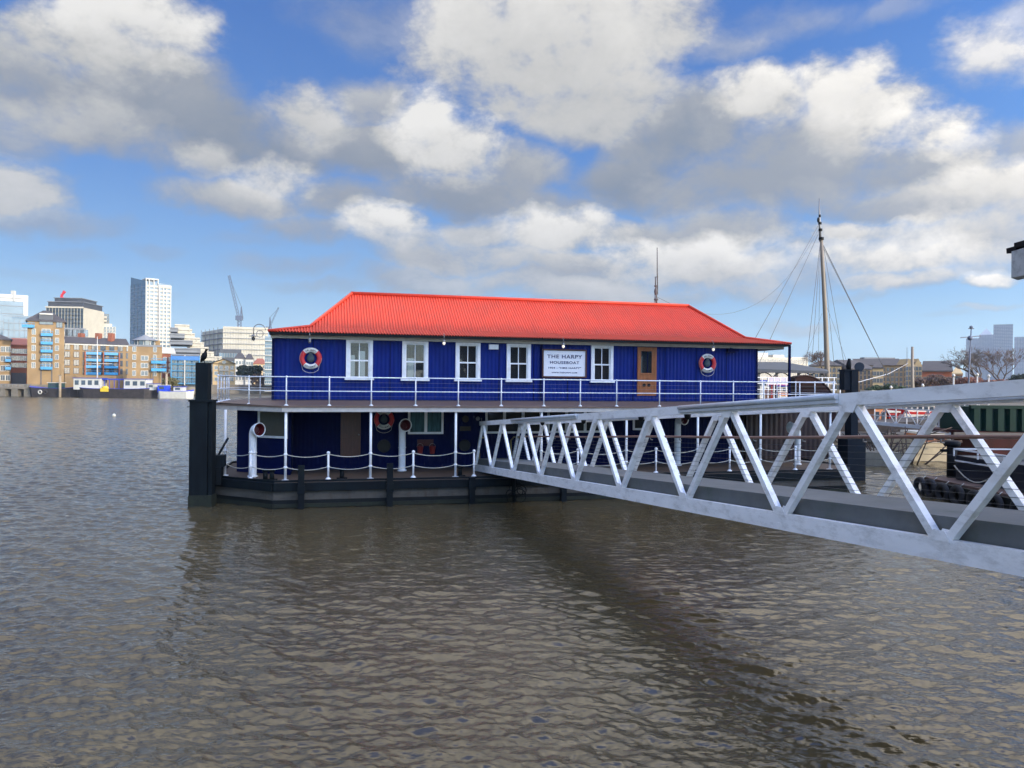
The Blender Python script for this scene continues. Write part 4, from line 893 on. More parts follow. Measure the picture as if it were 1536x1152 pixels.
# right block with the turret
Y = 213
b = Bd('warehouse', 'square yellow brick warehouse block with a glazed turret under a cone roof', 'warehouse', box4(192, 243, Y, 13), QZ, zof(215, 520, Y), BRICK)
b.panel(0, -.0, 1.0, b.z1, b.z1+.5, .15, 2, GREYC, 'parapet')
for xx, nm in ((201, .0), (232, 0)): b.wins(0, [(xx-192)/51], [zof(215, y, Y) for y in (564, 552, 540, 528)], .95, 1.5)
b.wins(0, [(216.5-192)/51], [zof(215, y, Y) for y in (563.5, 552, 541)], 1.9, 1.4)
c = at(217.5, 515, Y+3); mb = MB(b.o); mb.tube([(c.x, c.y, b.z1-2), (c.x, c.y, zof(217, 511, Y+3))], 2.6, 10, smooth=False); tu = mb.build('turret', WGLS, b.r)
mb = MB(b.o); mb.tube([(c.x, c.y, zof(217, 511, Y+3)), (c.x, c.y, zof(217, 502, Y+3))], [3.6, .1], 10, smooth=False); mb.build('turret_roof', M('lead_grey', (.18, .19, .2), .5), b.r)
mb = MB(b.o)
for k in range(10):
    t = k*math.pi/5; mb.bar((c.x+2.62*math.cos(t), c.y+2.62*math.sin(t), b.z1), (c.x+2.62*math.cos(t), c.y+2.62*math.sin(t), zof(217, 511, Y+3)), .15, .15)
mb.build('turret_mullions', FRAMEW, tu)
for y in (544, 555.5): b.balc(0, .68, 1.12, zof(238, y, Y), 1.5)
b.panel(0, .72, .74, QZ, zof(238, 544, Y), 1.4, .2, DKCL, 'steel_post'); b.panel(0, .98, 1.0, QZ, zof(238, 544, Y), 1.4, .2, DKCL, 'steel_post')
b.slab(.5, b.z1, b.z1+2.2, BRICK, 'stair_head', [(c.x-3.5, c.y+3), (c.x+1.5, c.y+3), (c.x+1.5, c.y+6), (c.x-3.5, c.y+6)])
# blue apartments
Y = 252
b = Bd('apartment_block', 'blue framed apartment block with glass balconies beside the turret warehouse', 'apartments', box4(256, 299, Y, 12), QZ-.5, zof(275, 533, Y), DKCL)
b.slab(1.0, b.z1, b.z1+.4, GREYC, 'roof')
BL2 = M('frame_blue', (.05, .20, .34), .4)
for y in (546, 556, 566, 575):
    z = zof(275, y, Y)
    for t0, t1 in ((.03, .46), (.52, .97)): b.balc(0, t0, t1, z, 1.2, BL2, solid=False); b.wins(0, [t0+.1, t0+.33], [z+.1], 1.7, 1.8, WGLS, BL2)
for t in (.0, .47, .98): b.panel(0, t, t+.035, QZ, b.z1, 1.35, 1.3, FRAMEW if t == .47 else BL2, 'frame_post')
b.panel(0, 0, 1, b.z1-1.6, b.z1-.3, 1.36, 1.3, M('blue_band', (.03, .14, .36), .4), 'blue_band')
b = Bd('gable_house', 'white gabled boathouse roof between the turret warehouse and the blue apartments', 'house', box4(241, 262, 262, 10), QZ, zof(250, 529, 262), BRICKR)
b.hip(.6, 1.8, FRAMEW, .1); b.wins(0, [.3, .7], floors(QZ+4, b.z1-1, 3), 1.2, 1.5)
# beige gable
Y = 300
b = Bd('gable_house', 'beige brick gabled apartment house behind the left end of the houseboat rail', 'house', box4(319, 353, Y, 14), QZ-1, zof(335, 545, Y), BRICKP)
f = b.foot; m_ = ((f[0][0]+f[1][0])/2, (f[0][1]+f[1][1])/2); m4 = ((f[2][0]+f[3][0])/2, (f[2][1]+f[3][1])/2); pk = zof(335, 538, Y)
mb = MB(b.o); mb.add([(f[0][0]-.5, f[0][1]-.8, b.z1), (f[1][0]+.5, f[1][1]-.8, b.z1), (f[2][0]+.5, f[2][1], b.z1), (f[3][0]-.5, f[3][1], b.z1), (m_[0], m_[1]-.8, pk), (m4[0], m4[1], pk)], [(0, 4, 5, 3), (4, 1, 2, 5), (2, 3, 5), (3, 2, 1, 0)]); mb.build('roof', SLATE, b.r)
mb = MB(b.o); mb.add([(f[0][0], f[0][1]-.0, b.z1), (f[1][0], f[1][1]-.0, b.z1), (m_[0], m_[1]-.0, pk-.2)], [(0, 1, 2)]); mb.build('gable', BRICKP, b.r)
b.wins(0, [.15, .38, .62, .85], floors(QZ+1.5, b.z1-.2, 3), 1.3, 1.5); b.wins(0, [.5], [b.z1-.3], 1.3, 1.3)
b.balc(0, .28, .72, floors(QZ+1.5, b.z1-.2, 3)[1]-.2, 1, FRAMEW, solid=False); b.balc(0, .28, .72, floors(QZ+1.5, b.z1-.2, 3)[2]-.2, 1, FRAMEW, solid=False)
for x0, x1, yt, lb, mt in ((352, 368, 533, 'small white rendered house left of the round dark bush on the far bank', FRAMEW), (368, 380, 534, 'white gabled house directly above the round dark bush', FRAMEW), (380, 400, 541, 'pale brick house at the left edge of the houseboat wall, on the far bank', BRICKP)):
    b = Bd('town_house', lb, 'house', box4(x0, x1, 330, 9), QZ-1, zof((x0+x1)/2, yt+4, 330), mt); b.hip(.3, 2.2, SLATE if mt is not BRICKP else M('red_tile', (.25, .08, .05), .7), .3); b.wins(0, [.2, .5, .8], floors(QZ+2, b.z1-.5, 4), 1.0, 1.5)
# ---- behind: offices and towers
Y = 330
b = Bd('office_block', 'large pale framed office block with a glass front at the left edge of the photo', 'office block', box4(-80, 40, Y, 30), QZ, zof(20, 450, Y), BGLS)
b.slab(1.0, b.z1, zof(20, 440, Y), FRAMEW, 'top_storey'); b.panel(0, .95, 1.0, QZ, b.z1, .4, .4, FRAMEW, 'corner_pier'); b.panel(1, 0, 1, QZ, zof(20, 440, Y), .3, .3, FRAMEW, 'end_wall')
for k in range(10): b.panel(0, 0, .95, QZ+6+k*3.4, QZ+6.25+k*3.4, .15, .15, GREYC, 'floor_band')
a_ = at(19, 437, Y+5); mb = MB(b.o); mb.box(a_.x-.8, a_.x+.8, a_.y, a_.y+1, b.z1, zof(19, 434, Y)); mb.build('roof_plant', FRAMEW, b.r)
Y = 290
b = Bd('office_block', 'low grey glass office behind the narrow red brick house', 'office block', box4(4, 60, Y, 20), QZ, zof(30, 480, Y), BGLS)
b.slab(.55, b.z1, zof(30, 472, Y), BGLS, 'upper_glass_storey'); b.panel(0, 0, 1, QZ+12, QZ+12.5, .2, .2, GREYC, 'floor_band')
for k in range(7): b.panel(0, k/7, k/7+.01, QZ+6, b.z1, .2, .2, GREYC, 'mullion')
for k in range(1, 6): b.panel(0, 0, 1, QZ+12+k*2.6, QZ+12.2+k*2.6, .12, .12, GREYC, 'floor_band')
Y = 300
b = Bd('apartment_block', 'white framed apartment block with two dark set back penthouse storeys under a red crane', 'apartments', box4(68, 125, Y, 18, -6), QZ, zof(96, 461, Y), CONC)
nf = 5; zs = floors(zof(96, 492, Y), b.z1-.4, nf); b.wins(0, R_(12, .05, .95), zs, .9, 2.2, WGLS, DKCL)
b.slab(.93, b.z1, zof(96, 453, Y), DKCL, 'penthouse_storey'); b.slab(.97, zof(96, 453, Y), zof(96, 452, Y), GREYC, 'penthouse_roof'); b.slab(.72, zof(96, 452, Y), zof(96, 446.5, Y), DKCL, 'penthouse_storey'); b.slab(.76, zof(96, 446.5, Y), zof(96, 445.5, Y), GREYC, 'penthouse_roof')
b.panel(0, 0, 1, b.z1-.3, b.z1+.3, .5, .5, CONC, 'cornice')
a0 = at(92, 446, Y+5); mb = MB(a0); mb.bar(a0, at(93.5, 441, Y+5), .7, .7); mb.bar(at(92, 443, Y+5), at(98, 437.5, Y+5), .6, .6); mb.bar(at(93.5, 442, Y+5), at(96, 436, Y+5), .5, .5)
mb.bar(at(91.5, 446.5, Y+5), at(95, 446.5, Y+5), 1.0, .5); tag(mb.build('roof_crane', M('crane_red', (.5, .03, .04), .5)), 'small red crane on the roof of the white framed apartment block', 'crane')
b = Bd('office_block', 'grey stone office wall right behind the tall brick warehouse tower', 'office block', box4(96, 128, 270, 12), QZ, zof(110, 492, 270), GREYC); b.wins(0, R_(7), floors(QZ+14, b.z1-.2, 2), 2.6, 2.4, BGLS, GREYC)
Y = 330
b = Bd('apartment_block', 'stepped beige apartment block with rounded balconies, left of the tall glass tower', 'apartments', box4(127, 163, Y, 16), QZ, zof(145, 477, Y), CONC)
for k, y in enumerate((473, 478.5, 484, 489.5, 495, 500)):
    b.balc(0, .02, .98 if k > 1 else .9, zof(145, y+3, Y), 1.6, CONC); b.wins(0, R_(6, .1, .9), [zof(145, y+2.6, Y)], 1.7, 1.5, WGLS, DKCL)
b.slab(.8, b.z1, zof(145, 471, Y), M('peach', (.45, .32, .2), .7), 'attic_storey'); b.slab(.45, zof(145, 471, Y), zof(145, 468, Y), M('peach', (.45, .32, .2), .7), 'roof_storey')
b2 = Bd('apartment_block', 'white lower apartment wing in front of the stepped beige block', 'apartments', box4(136, 173, 318, 10), QZ, zof(155, 490, 318), CONC); b2.wins(0, R_(8, .06, .94), floors(zof(155, 508, 318), b2.z1-.3, 4), 1.0, 1.6); b2.slab(.7, b2.z1, zof(155, 485, 318), CONC, 'top_storey')
# glass tower: two facades meeting at a corner
Y = 470
P0_ = at(195.5, 500, Y+14); P1_ = at(217.5, 500, Y); P2_ = at(256, 500, Y+10); foot = [(P0_.x, P0_.y), (P1_.x, P1_.y), (P2_.x, P2_.y), (P2_.x*1.05-1, P2_.y*1.05), (P0_.x*1.03+2, P0_.y*1.03+6)]
ZL = zof(196, 416, Y); ZM = zof(218, 421, Y); ZR_ = zof(240, 425, Y)
b = Bd('tower_block', 'tall residential tower with a dark glass side, white gridded front and sloping top', 'tower', foot, QZ, zof(200, 424, Y), BGLS)
mb = MB(b.o); mb.prism(foot, b.z1-.1, b.z1, [zof(196, 416, Y+14), zof(218, 421.5, Y), zof(240, 424, Y), b.z1, zof(196, 416, Y+14)]); mb.build('crown', BGLS, b.r)
nfl = 26; fh = (b.z1-QZ)/nfl
for k in range(5, nfl):
    z = QZ+k*fh; b.panel(0, 0, 1, z, z+.5, .15, .15, M('band_bluegrey', (.15, .2, .26), .4), 'floor_band'); b.panel(1, 0, 1, z, z+1.15, .5, .5, CONC, 'balcony_band')
for t in (0, .25, .5, .75): b.panel(0, t, t+.012, QZ, b.z1, .2, .2, GREYC, 'mullion')
for t in (.0, .12, .30, .46, .52, .66, .80, .965): b.panel(1, t, t+.03, QZ, b.z1+(2.5 if t < .5 else -1.5), .7, .7, FRAMEW, 'white_pier')
b.panel(1, .47, .50, QZ, b.z1, .72, .7, GREYC, 'shadow_gap')
b.panel(1, .5, 1.0, b.z1-1.5, b.z1-.6, .8, 9, FRAMEW, 'roof_slab'); b.panel(1, 0, .5, b.z1+2.2, b.z1+2.9, .8, 8, FRAMEW, 'roof_slab'); b.panel(1, .1, .4, b.z1, b.z1+2.2, -1, 6, GREYC, 'roof_plant')
# terraced white blocks
def terraced(lb, steps, Y, dark=False, dep=16):
    x0 = min(s[0] for s in steps); x1 = max(s[1] for s in steps); yb = max(s[2] for s in steps)
    b = Bd('terraced_apartments', lb, 'apartments', box4(x0, x1, Y, dep), QZ, zof((x0+x1)/2, yb+3, Y), DKCL if dark else WGLS)
    for i, (a_, c_2, y) in enumerate(steps):
        f = box4(a_, c_2, Y-.0+.4*i*0, dep-.6*i); zt = zof((a_+c_2)/2, y, Y); zb = zof((a_+c_2)/2, y+6, Y)
        b.slab(1, zb, zt, DKCL if dark else WGLS, 'storey', [(p[0], p[1]+.01*i) for p in f])
        g_ = box4(a_-.8, c_2+.8, Y-1.2, dep); mt = GREYC if dark else CONC
        b.slab(1, zt-.1, zt+.5, mt, 'terrace_slab', g_); b.slab(1, zb+.35, zb+1.5, mt, 'parapet', box4(a_-.6, c_2+.6, Y-1.0, .3))
        if not dark:
            nn = max(2, int((c_2-a_)/5))
            for k in range(nn): 
                xa = a_+(c_2-a_)*(k+.2)/nn; b.slab(1, zb, zt, mt, 'pier', box4(xa, xa+1.2, Y-.3, .6))
    return b
terraced('cream terraced apartments stepping down to the right behind the blue apartment block', [(262, 283, 488.5), (262, 287, 495), (268, 291, 501.5), (270, 299, 508), (280, 305, 515), (285, 312, 522), (290, 320, 529), (296, 332, 536)], 350)
terraced('dark glass terraces left of the cream terraced apartments', [(255, 266, 493), (255, 276, 502), (255, 288, 512), (258, 300, 524)], 340, True)  # whole block in dark cladding and grey slabs
# scaffolded block
Y = 400
P0_ = at(303, 520, Y+30); P1_ = at(334.5, 520, Y); P2_ = at(402, 520, Y+6)
b = Bd('scaffolded_block', 'big square apartment block wrapped in scaffolding and pale sheeting below the tower crane', 'building', [(P0_.x, P0_.y), (P1_.x, P1_.y), (P2_.x, P2_.y), (P2_.x*1.08-1, P2_.y*1.08), (P0_.x*1.06, P0_.y*1.06)], QZ, zof(350, 493, Y), M('sheeting', (.50, .47, .38), .8, .15, .15))
for k in range(10):
    z = b.z1-2.2-k*2.9; b.panel(1, 0, 1, z, z+.35, .5, .5, GREYC, 'scaffold_lift'); b.panel(0, 0, 1, z, z+.35, .5, .5, GREYC, 'scaffold_lift')
for k in range(17): b.panel(1, k/17, k/17+.006, QZ, b.z1+1, .6, .2, CONC, 'scaffold_pole')
for k in range(5): b.panel(0, k/5, k/5+.012, QZ, b.z1+1, .6, .2, GREYC, 'scaffold_pole')
b.panel(1, 0, 1, b.z1, b.z1+1.1, .55, .3, CONC, 'edge_boards')
b = Bd('office_block', 'low dark glass block in front of the scaffolded building', 'office block', box4(330, 362, 372, 14), QZ, zof(345, 524, 372), DKCL); b.wins(0, R_(8), floors(QZ+9, b.z1-.2, 2), 2.6, 2.3, BGLS, GREYC)
b = Bd('apartment_block', 'narrow pale glass balcony block just behind the houseboat corner', 'apartments', box4(397, 440, 280, 12), QZ, zof(410, 505, 280), BGLS)
for k in range(8): b.balc(0, .0, .5, b.z1-1.5-k*2.6, 1.2, FRAMEW, solid=False)
# cranes
def crane(lb, base, top, jib0, jib1, Y, mat, r=.8):
    b0 = at(*base, Y); o = thing('tower_crane', lb, 'crane', (b0.x, b0.y, b0.z)); oo = o.location
    def lattice(p, q, w, name):
        mb = MB(oo); p = Vector(p); q = Vector(q); d = (q-p).normalized(); a = d.cross(Vector((0, 1, 0))).normalized()*w; n = max(4, int((q-p).length/(w*3)))
        bk_ = Vector((0, w, 0))
        for s in (a-bk_, -a-bk_, -a+bk_, a+bk_): mb.bar(p+s, q+s, w*.28, w*.28)
        for k in range(n):
            s0 = p+(q-p)*k/n; s1 = p+(q-p)*(k+1)/n; mb.bar(s0+a-bk_, s1-a-bk_, w*.2, w*.2); mb.bar(s0-a+bk_, s1+a+bk_, w*.2, w*.2)
        mb.build(name, mat, o)
    lattice(at(*base, Y), at(*top, Y), r, 'mast'); lattice(at(*jib0, Y), at(*jib1, Y), r*.65, 'jib')
    mb = MB(oo); t_ = at(*top, Y); mb.box(t_.x-r*2, t_.x+r*2, t_.y-1.5, t_.y+1.5, t_.z-1.2, t_.z+1.2); mb.build('cab', mat, o)
    mb = MB(oo); af = at(top[0]+3, top[1]-17, Y); mb.bar(at(top[0]+2, top[1], Y), af, .5, .5); mb.bar(at(top[0]+5, top[1], Y), af, .4, .4); mb.tube([af, at(jib1[0], jib1[1]+1, Y)], .12, 3); mb.tube([af, at(top[0]+4.5, top[1]-1, Y)], .12, 3); mb.build('apex_frame', mat, o)
    return o
CRM = M('crane_grey', (.10, .12, .16), .5, .2, 2)
crane('tall luffing tower crane over the scaffolded building with its jib leaning left', (359, 494), (359, 477), (358, 476), (343.5, 413), 415, CRM, .8)
crane('distant thin crane just left of the houseboat roof leaning right', (401, 500), (402, 493), (403, 494), (418, 461), 480, CRM, .5)
# riverside: jetty, piles, boats
Y = 208; j = thing('jetty', 'concrete jetty with square openings at the left edge of the far bank', 'jetty', at(20, 590, Y)*1.0); jo = j.location
a_ = at(-60, 580, Y); c2 = at(45, 580, Y); mb = MB(jo); mb.box(a_.x, c2.x, Y, Y+8, zof(20, 583.5, Y), zof(20, 580.5, Y)); mb.build('deck', QUAYM, j)
for x in range(-55, 46, 19): p = at(x, 590, Y); MB(jo).box(p.x-.9, p.x+.9, Y+.2, Y+3, -2, zof(20, 583.5, Y)).build('pier', QUAYM, j)
mb = MB(jo); 
for k in range(20): xx = a_.x+(c2.x-a_.x)*k/19; mb.bar((xx, Y+.4, zof(20, 580.5, Y)), (xx, Y+.4, zof(20, 576, Y)), .07, .07)
mb.bar((a_.x, Y+.4, zof(20, 576, Y)), (c2.x, Y+.4, zof(20, 576, Y)), .08, .08); mb.build('guard_rail', GREYC, j)
timber = M('pale_timber', (.28, .22, .15), .8, .2, 1)
for x, yt, lb in ((90, 563.5, 'pale timber mooring pile in front of the tall brick warehouse tower'), (249.5, 560, 'pale timber mooring pile beside the blue boats, right of the white cabins')):
    p = at(x, 594, 206); mb = MB((p.x, p.y, 0)); mb.tube([(p.x, p.y, -2), (p.x, p.y, zof(x, yt, 206))], [.36, .3], 8); mb.box(p.x-.36, p.x+.36, p.y-.36, p.y+.36, zof(x, yt, 206), zof(x, yt, 206)+.2); tag(mb.build('timber_pile', timber), lb, 'pile', 'timber piles off the far bank')
def hullshape(mb, x0, x1, y, w, z0, z1, bow0=.12, bow1=.12, sheer=.5, n=16):
    L = x1-x0; V = []
    for k in range(n+1):
        t = k/n; hw = w/2*min(1, (t/bow0)**.6 if bow0 and t < bow0 else 1, ((1-t)/bow1)**.6 if bow1 and t > 1-bow1 else 1); hw = max(hw, .04); s = sheer*(2*t-1)**4; z_ = z1+s
        V += [(x0+L*t, y-hw, z_), (x0+L*(.5+(t-.5)*.96), y-hw*.8, z0), (x0+L*(.5+(t-.5)*.96), y+hw*.8, z0), (x0+L*t, y+hw, z_)]
    fs = []
    for k in range(n):
        a = k*4; b_ = a+4; fs += [(a, a+1, b_+1, b_), (a+1, a+2, b_+2, b_+1), (a+2, a+3, b_+3, b_+2), (a+3, a, b_, b_+3)]
    fs += [(3, 2, 1, 0), (n*4, n*4+1, n*4+2, n*4+3)]
    mb.add(V, fs); return mb
WHB = M('boat_white', (.50, .49, .43), .4, .08, 1, dirt=(.3, .25, .2), dscale=1.5, damt=.4); BLB = M('boat_blue', (.025, .05, .33), .4, .2, 1); BRB = M('boat_dark', (.035, .03, .03), .6, .4, 1.2)
def boat(lb, x0, x1, ywl, ytop, Y, strip, lower, cabins, w=5, cat='boat'):
    a = at(x0, ywl, Y); c = at(x1, ywl, Y); o = thing('moored_boat', lb, cat, ((a.x+c.x)/2, Y, 0)); oo = o.location
    zt = zof((x0+x1)/2, ytop, Y); zm = zt*.55
    h = hullshape(MB(oo), a.x, c.x, Y, w, -.5, zt).build('hull', lower, o)
    hullshape(MB(oo), a.x-.03, c.x+.03, Y, w+.08, zm, zt+.05).build('hull_band', strip, h)
    for (p, q, yt, mt, nw) in cabins:
        ap = at(p, 580, Y); aq = at(q, 580, Y); z1 = zof((p+q)/2, yt, Y); mb = MB(oo); mb.box(ap.x, aq.x, Y-w*.36, Y+w*.36, zt-.3, z1); cb = mb.build('cabin', mt, o)
        mb = MB(oo); mb.box(ap.x-.2, aq.x+.2, Y-w*.4, Y+w*.4, z1, z1+.14); mb.build('cabin_roof', WHB if mt is not WHB else BLB, cb)
        for k in range(nw):
            xx = ap.x+(aq.x-ap.x)*(k+.5)/nw; ww = (aq.x-ap.x)/nw*.3; MB(oo).box(xx-ww, xx+ww, Y-w*.36-.05, Y-w*.36+.02, zt+(z1-zt)*.35, zt+(z1-zt)*.8).build('cabin_window', WGLS, cb)
    return o
o = boat('long barge with two white deck cabins and a blue hull band under the brick warehouses', 116, 238, 594, 583, 205, BLB, BRB, [(116, 155, 567.5, WHB, 4), (191, 224, 569, WHB, 3), (226, 236, 576, WHB, 1)])
a_ = at(155, 580, 205); c2 = at(191, 580, 205); mb = MB(o.location); mb.box(a_.x+.05, c2.x-.05, 204.3, 207, zof(170, 570, 205), zof(170, 568, 205))
for k in range(5): xx = a_.x+(c2.x-a_.x)*(k+.5)/5; mb.bar((xx, 204.4, 1.8), (xx, 204.4, zof(170, 570, 205)), .12, .12)
mb.build('deck_awning', BLB, o)
m_ = at(146, 585, 205); mb = MB(o.location); mb.tube([m_, at(146, 545, 205), at(146, 505, 205)], [.2, .16, .08], 6); mb.bar(at(138, 545, 205), at(168, 545.5, 205), .12, .12); mb.build('mast', FRAMEW, o)
p = at(156, 579, 202); mb = MB(o.location); mb.box(p.x-1.1, p.x+.9, 202.2, 203, 1.6, 2.5); mb.ball((p.x, 202.6, 2.6), .8, (1.2, .6, .6)); mb.build('yellow_cover', M('yellow_sheet', (.6, .42, .03), .6), o)
o = boat('dark blue lighter with a green deck box moored left of the long white cabined barge', 45, 122, 594.5, 582, 209, BLB, BRB, [(78, 92, 574.5, M('deck_green', (.02, .06, .05), .5), 1)])
for k, x in enumerate((60, 68)): p = at(x, 588, 206.4); tag(MB(p).torus(p, .45, .16, (0, 1, 0), n=14, m=6).build('tyre_fender', FRAMEW if k == 0 else BRB), ('white', 'dark')[k]+' ring fender on the side of the dark blue lighter', 'fender', 'ring fenders on the lighter')
boat('small bright blue boat with a pale cabin at the right end of the far moorings', 237, 291, 594, 587, 203, M('bright_blue', (.02, .06, .5), .4), WHB, [(240, 252, 578, M('bright_blue', (.02, .06, .5), .4), 1), (264, 276, 580.5, WHB, 1)], 4)
p = at(171, 624.5, 4.63/((624.5-576+5.7)/F)); mb = MB((p.x, p.y, 0)); mb.ball((p.x, p.y, .12), .22, (1, 1, .9)); mb.tube([(p.x, p.y, .25), (p.x, p.y, .42)], .03, 5); tag(mb.build('mooring_buoy', WHB), 'tiny white mooring buoy floating on open water at left', 'buoy')
# low wall and railing along the bank between 250 and 410
struct(MB().prism([(-121.5, 266), (-115.5, 287), (-60, 301), (-60, 303), (-116.5, 289), (-122.5, 267)], -2, 2.6).build('river_wall', M('river_wall_grey', (.20, .18, .14), .9, .3, .4, dirt=(.06, .06, .05))))

# ------------------------------------------------------------------ vegetation
def leaves(mb, c, R, n, size, r, sq=(1, 1, 1), hollow=.35):
    for k in range(n):
        while True:
            p = Vector((r.uniform(-1, 1), r.uniform(-1, 1), r.uniform(-1, 1)))
            if hollow < p.length < 1: break
        q = Vector((c[0]+p.x*R*sq[0], c[1]+p.y*R*sq[1], c[2]+p.z*R*sq[2])); a = Vector((r.gauss(0, 1), r.gauss(0, 1), r.gauss(0, 1))).normalized(); b_ = a.orthogonal().normalized(); s = size*r.uniform(.6, 1.3)
        mb.add([q-a*s, q+b_*s*.6, q+a*s, q-b_*s*.6], [(0, 1, 2, 3)])
BARK = M('bark', (.09, .07, .055), .9, .3, 2); LG = M('leaf_green', (.035, .055, .02), .7, .6, .6); LDK = M('leaf_dark', (.018, .028, .014), .7, .5, .6); LBR = M('twig_brown', (.13, .085, .06), .9, .4, .4); LRD = M('twig_rusty', (.16, .07, .045), .9, .4, .4)
def tree(name, lb, x, ytop, ybase, Y, wpx, crown, seed, dens=1.0, bare=True, group=None, leafsize=.22):
    r = random.Random(seed); b0 = at(x, ybase, Y); zt = zof(x, ytop, Y); H = zt-b0.z; S = wpx/F*Y/2; o = thing(name, lb, 'tree', b0, 0, group); tr = MB(b0); tw = MB(b0)
    def grow(p, d, L, rad, lev):
        q = p+d*L; mid = p+d*L*.5+Vector((r.gauss(0, .04), r.gauss(0, .04), 0))*L
        (tr if lev < 3 else tw).tube([p, mid, q], [rad, rad*.85, rad*.65], 5 if lev < 3 else 3, cap=False)
        if lev >= 6:
            if bare and r.random() < dens: leaves(tw, q, L*.5, 2, leafsize, r, hollow=0)
            return
        for k in range(3):
            a = r.uniform(0, 6.28); sp = r.uniform(.35, .85); dd = (d+Vector((math.cos(a)*sp*S/H*2.4, math.sin(a)*sp*S/H*2.4, r.uniform(-.15, .35)))).normalized()
            grow(q-d*L*r.uniform(0, .35), dd, L*r.uniform(.62, .85), max(rad*.6, .022), lev+1)
    grow(b0-Vector((0, 0, .3)), Vector((0, 0, 1)), H*.34, H*.022+.05, 0)
    if not bare:
        zc = b0.z+H*.62
        for k in range(14):
            a = r.uniform(0, 6.28); rr = r.uniform(.1, .75); c = (b0.x+math.cos(a)*S*rr, b0.y+math.sin(a)*S*rr, zc+H*r.uniform(-.26, .26)*(1.1-rr*.6)); leaves(tw, c, S*r.uniform(.25, .42), int((150 if bare else 110)*dens), leafsize, r, hollow=.1)
    tr.build('trunk', BARK, o); tw.build('crown', crown, o); return o
def bush(name, lb, x0, x1, ytop, ybase, Y, mat, seed, n=900, size=.25, cat='bush'):
    r = random.Random(seed); a = at(x0, ybase, Y); c = at(x1, ybase, Y); zt = zof((x0+x1)/2, ytop, Y); H = zt-a.z; W = c.x-a.x; mb = MB(a); k = max(3, int(W/max(H, 1.2)*2.2))
    for i in range(k):
        t = (i+.5)/k; hh = H*r.uniform(.72, 1.0)*(1 if .1 < t < .9 else .75); rr = max(hh*.5, W/k*.7)
        leaves(mb, (a.x+W*t+r.gauss(0, .2), a.y+r.uniform(-.5, .8)*hh*.4, a.z+hh-rr*.5), rr, n//k, size, r, (1, .9, .55), 0); leaves(mb, (a.x+W*t, a.y+r.uniform(-.3, .3), a.z+hh*.35), rr, n//k//2, size, r, (1, .8, .6), 0)
    tag(mb.build(name, mat), lb, cat); return mb
bush('round_bush', 'round dark evergreen bush on the far bank left of the houseboat corner', 358, 388, 546.5, 566, 292, LDK, 5, 2600, .5)
bush('foreshore_scrub', 'brown scrub along the river wall behind the left rail of the houseboat', 380, 420, 560, 580, 288, LBR, 6, 700, .5); bush('foreshore_scrub', 'low olive scrub on the bank between the blue apartments and the gabled house', 243, 262, 564, 584, 240, M('scrub_olive', (.09, .08, .03), .8, .4), 7, 500, .4)

FR2 = M('frame_stone', (.30, .24, .17), .7)
# ------------------------------------------------------------------ right side: far buildings
Y = 300
b = Bd('apartment_block', 'long white apartment block seen under the houseboat canopy roof', 'apartments', box4(1118, 1212, Y, 14, 15), QZ-.6, zof(1165, 536, Y), CONC)
b.wins(0, R_(12, .04, .96), floors(QZ+3, b.z1+.2, 4), 1.9, 1.6)
for k, (p, q, y) in enumerate(((0, .36, 529.5), (.44, .62, 532), (.74, 1.0, 535))): b.slab(1, b.z1, zof(1165, y, Y), FRAMEW, 'roof_storey', [(b.pt(0, p, 0).x, b.pt(0, p, 0).y+.4), (b.pt(0, q, 0).x, b.pt(0, q, 0).y+.4), (b.pt(0, q, 0).x, b.pt(0, q, 0).y+8), (b.pt(0, p, 0).x, b.pt(0, p, 0).y+8)])
b = Bd('apartment_block', 'yellow brick block seen just right of the tall timber mast', 'apartments', box4(1214, 1262, 210, 12), 2.4, zof(1240, 548, 210), BRICKP); b.wins(0, R_(7), floors(4, b.z1-.4, 4), .9, 1.2, WGLS, FR2); b.hip(.4, 1.5)
tree('bare_tree', 'bare winter tree rising behind the tall timber mast', 1236, 520, 575, 185, 60, LBR, 21, .5, leafsize=.12)
Y = 215
b = Bd('terrace_houses', 'long dark roofed brick terrace right of the dark blue pile', 'houses', box4(1276, 1312, Y, 12, 6), 2.4, zof(1295, 553, Y), BRICK); b.hip(.5, 2.6, SLATE, .1); b.wins(0, R_(6), floors(4, b.z1-.4, 4), .9, 1.3, WGLS, FR2)
b = Bd('brick_house', 'square sunlit yellow brick house end in front of the long dark terrace', 'house', box4(1309, 1325, 200, 8), 2.4, zof(1317, 551, 200), BRICKP); b.hip(.4, 1.4, SLATE, .3); b.wins(0, R_(3, .2, .8), floors(4, b.z1-.4, 3), .9, 1.2, WGLS, FR2)
Y = 240
b = Bd('terrace_houses', 'tall dark slate roofed warehouse range behind the green bushes', 'warehouse', box4(1290, 1362, Y, 16), 2.4, zof(1325, 548, Y), BRICK); mb = MB(b.o); f = b.foot; zr = zof(1325, 537, Y)
mb.add([(f[0][0], f[0][1]-.5, b.z1), (f[1][0], f[1][1]-.5, b.z1), (f[1][0], f[1][1]+6, zr), (f[0][0], f[0][1]+6, zr), (f[2][0], f[2][1], b.z1), (f[3][0], f[3][1], b.z1)], [(0, 1, 2, 3), (3, 2, 4, 5), (1, 4, 2), (0, 3, 5)]); mb.build('roof', SLATE, b.r)
b.wins(0, R_(11, .05, .95), floors(5, b.z1-.4, 4), .9, 1.3, WGLS, FR2); b.slab(1, zr-1, zof(1325, 534.5, Y), GREYC, 'roof_plant', [(f[0][0]+4, f[0][1]+6), (f[0][0]+14, f[0][1]+6), (f[0][0]+14, f[0][1]+9), (f[0][0]+4, f[0][1]+9)])
Y = 205
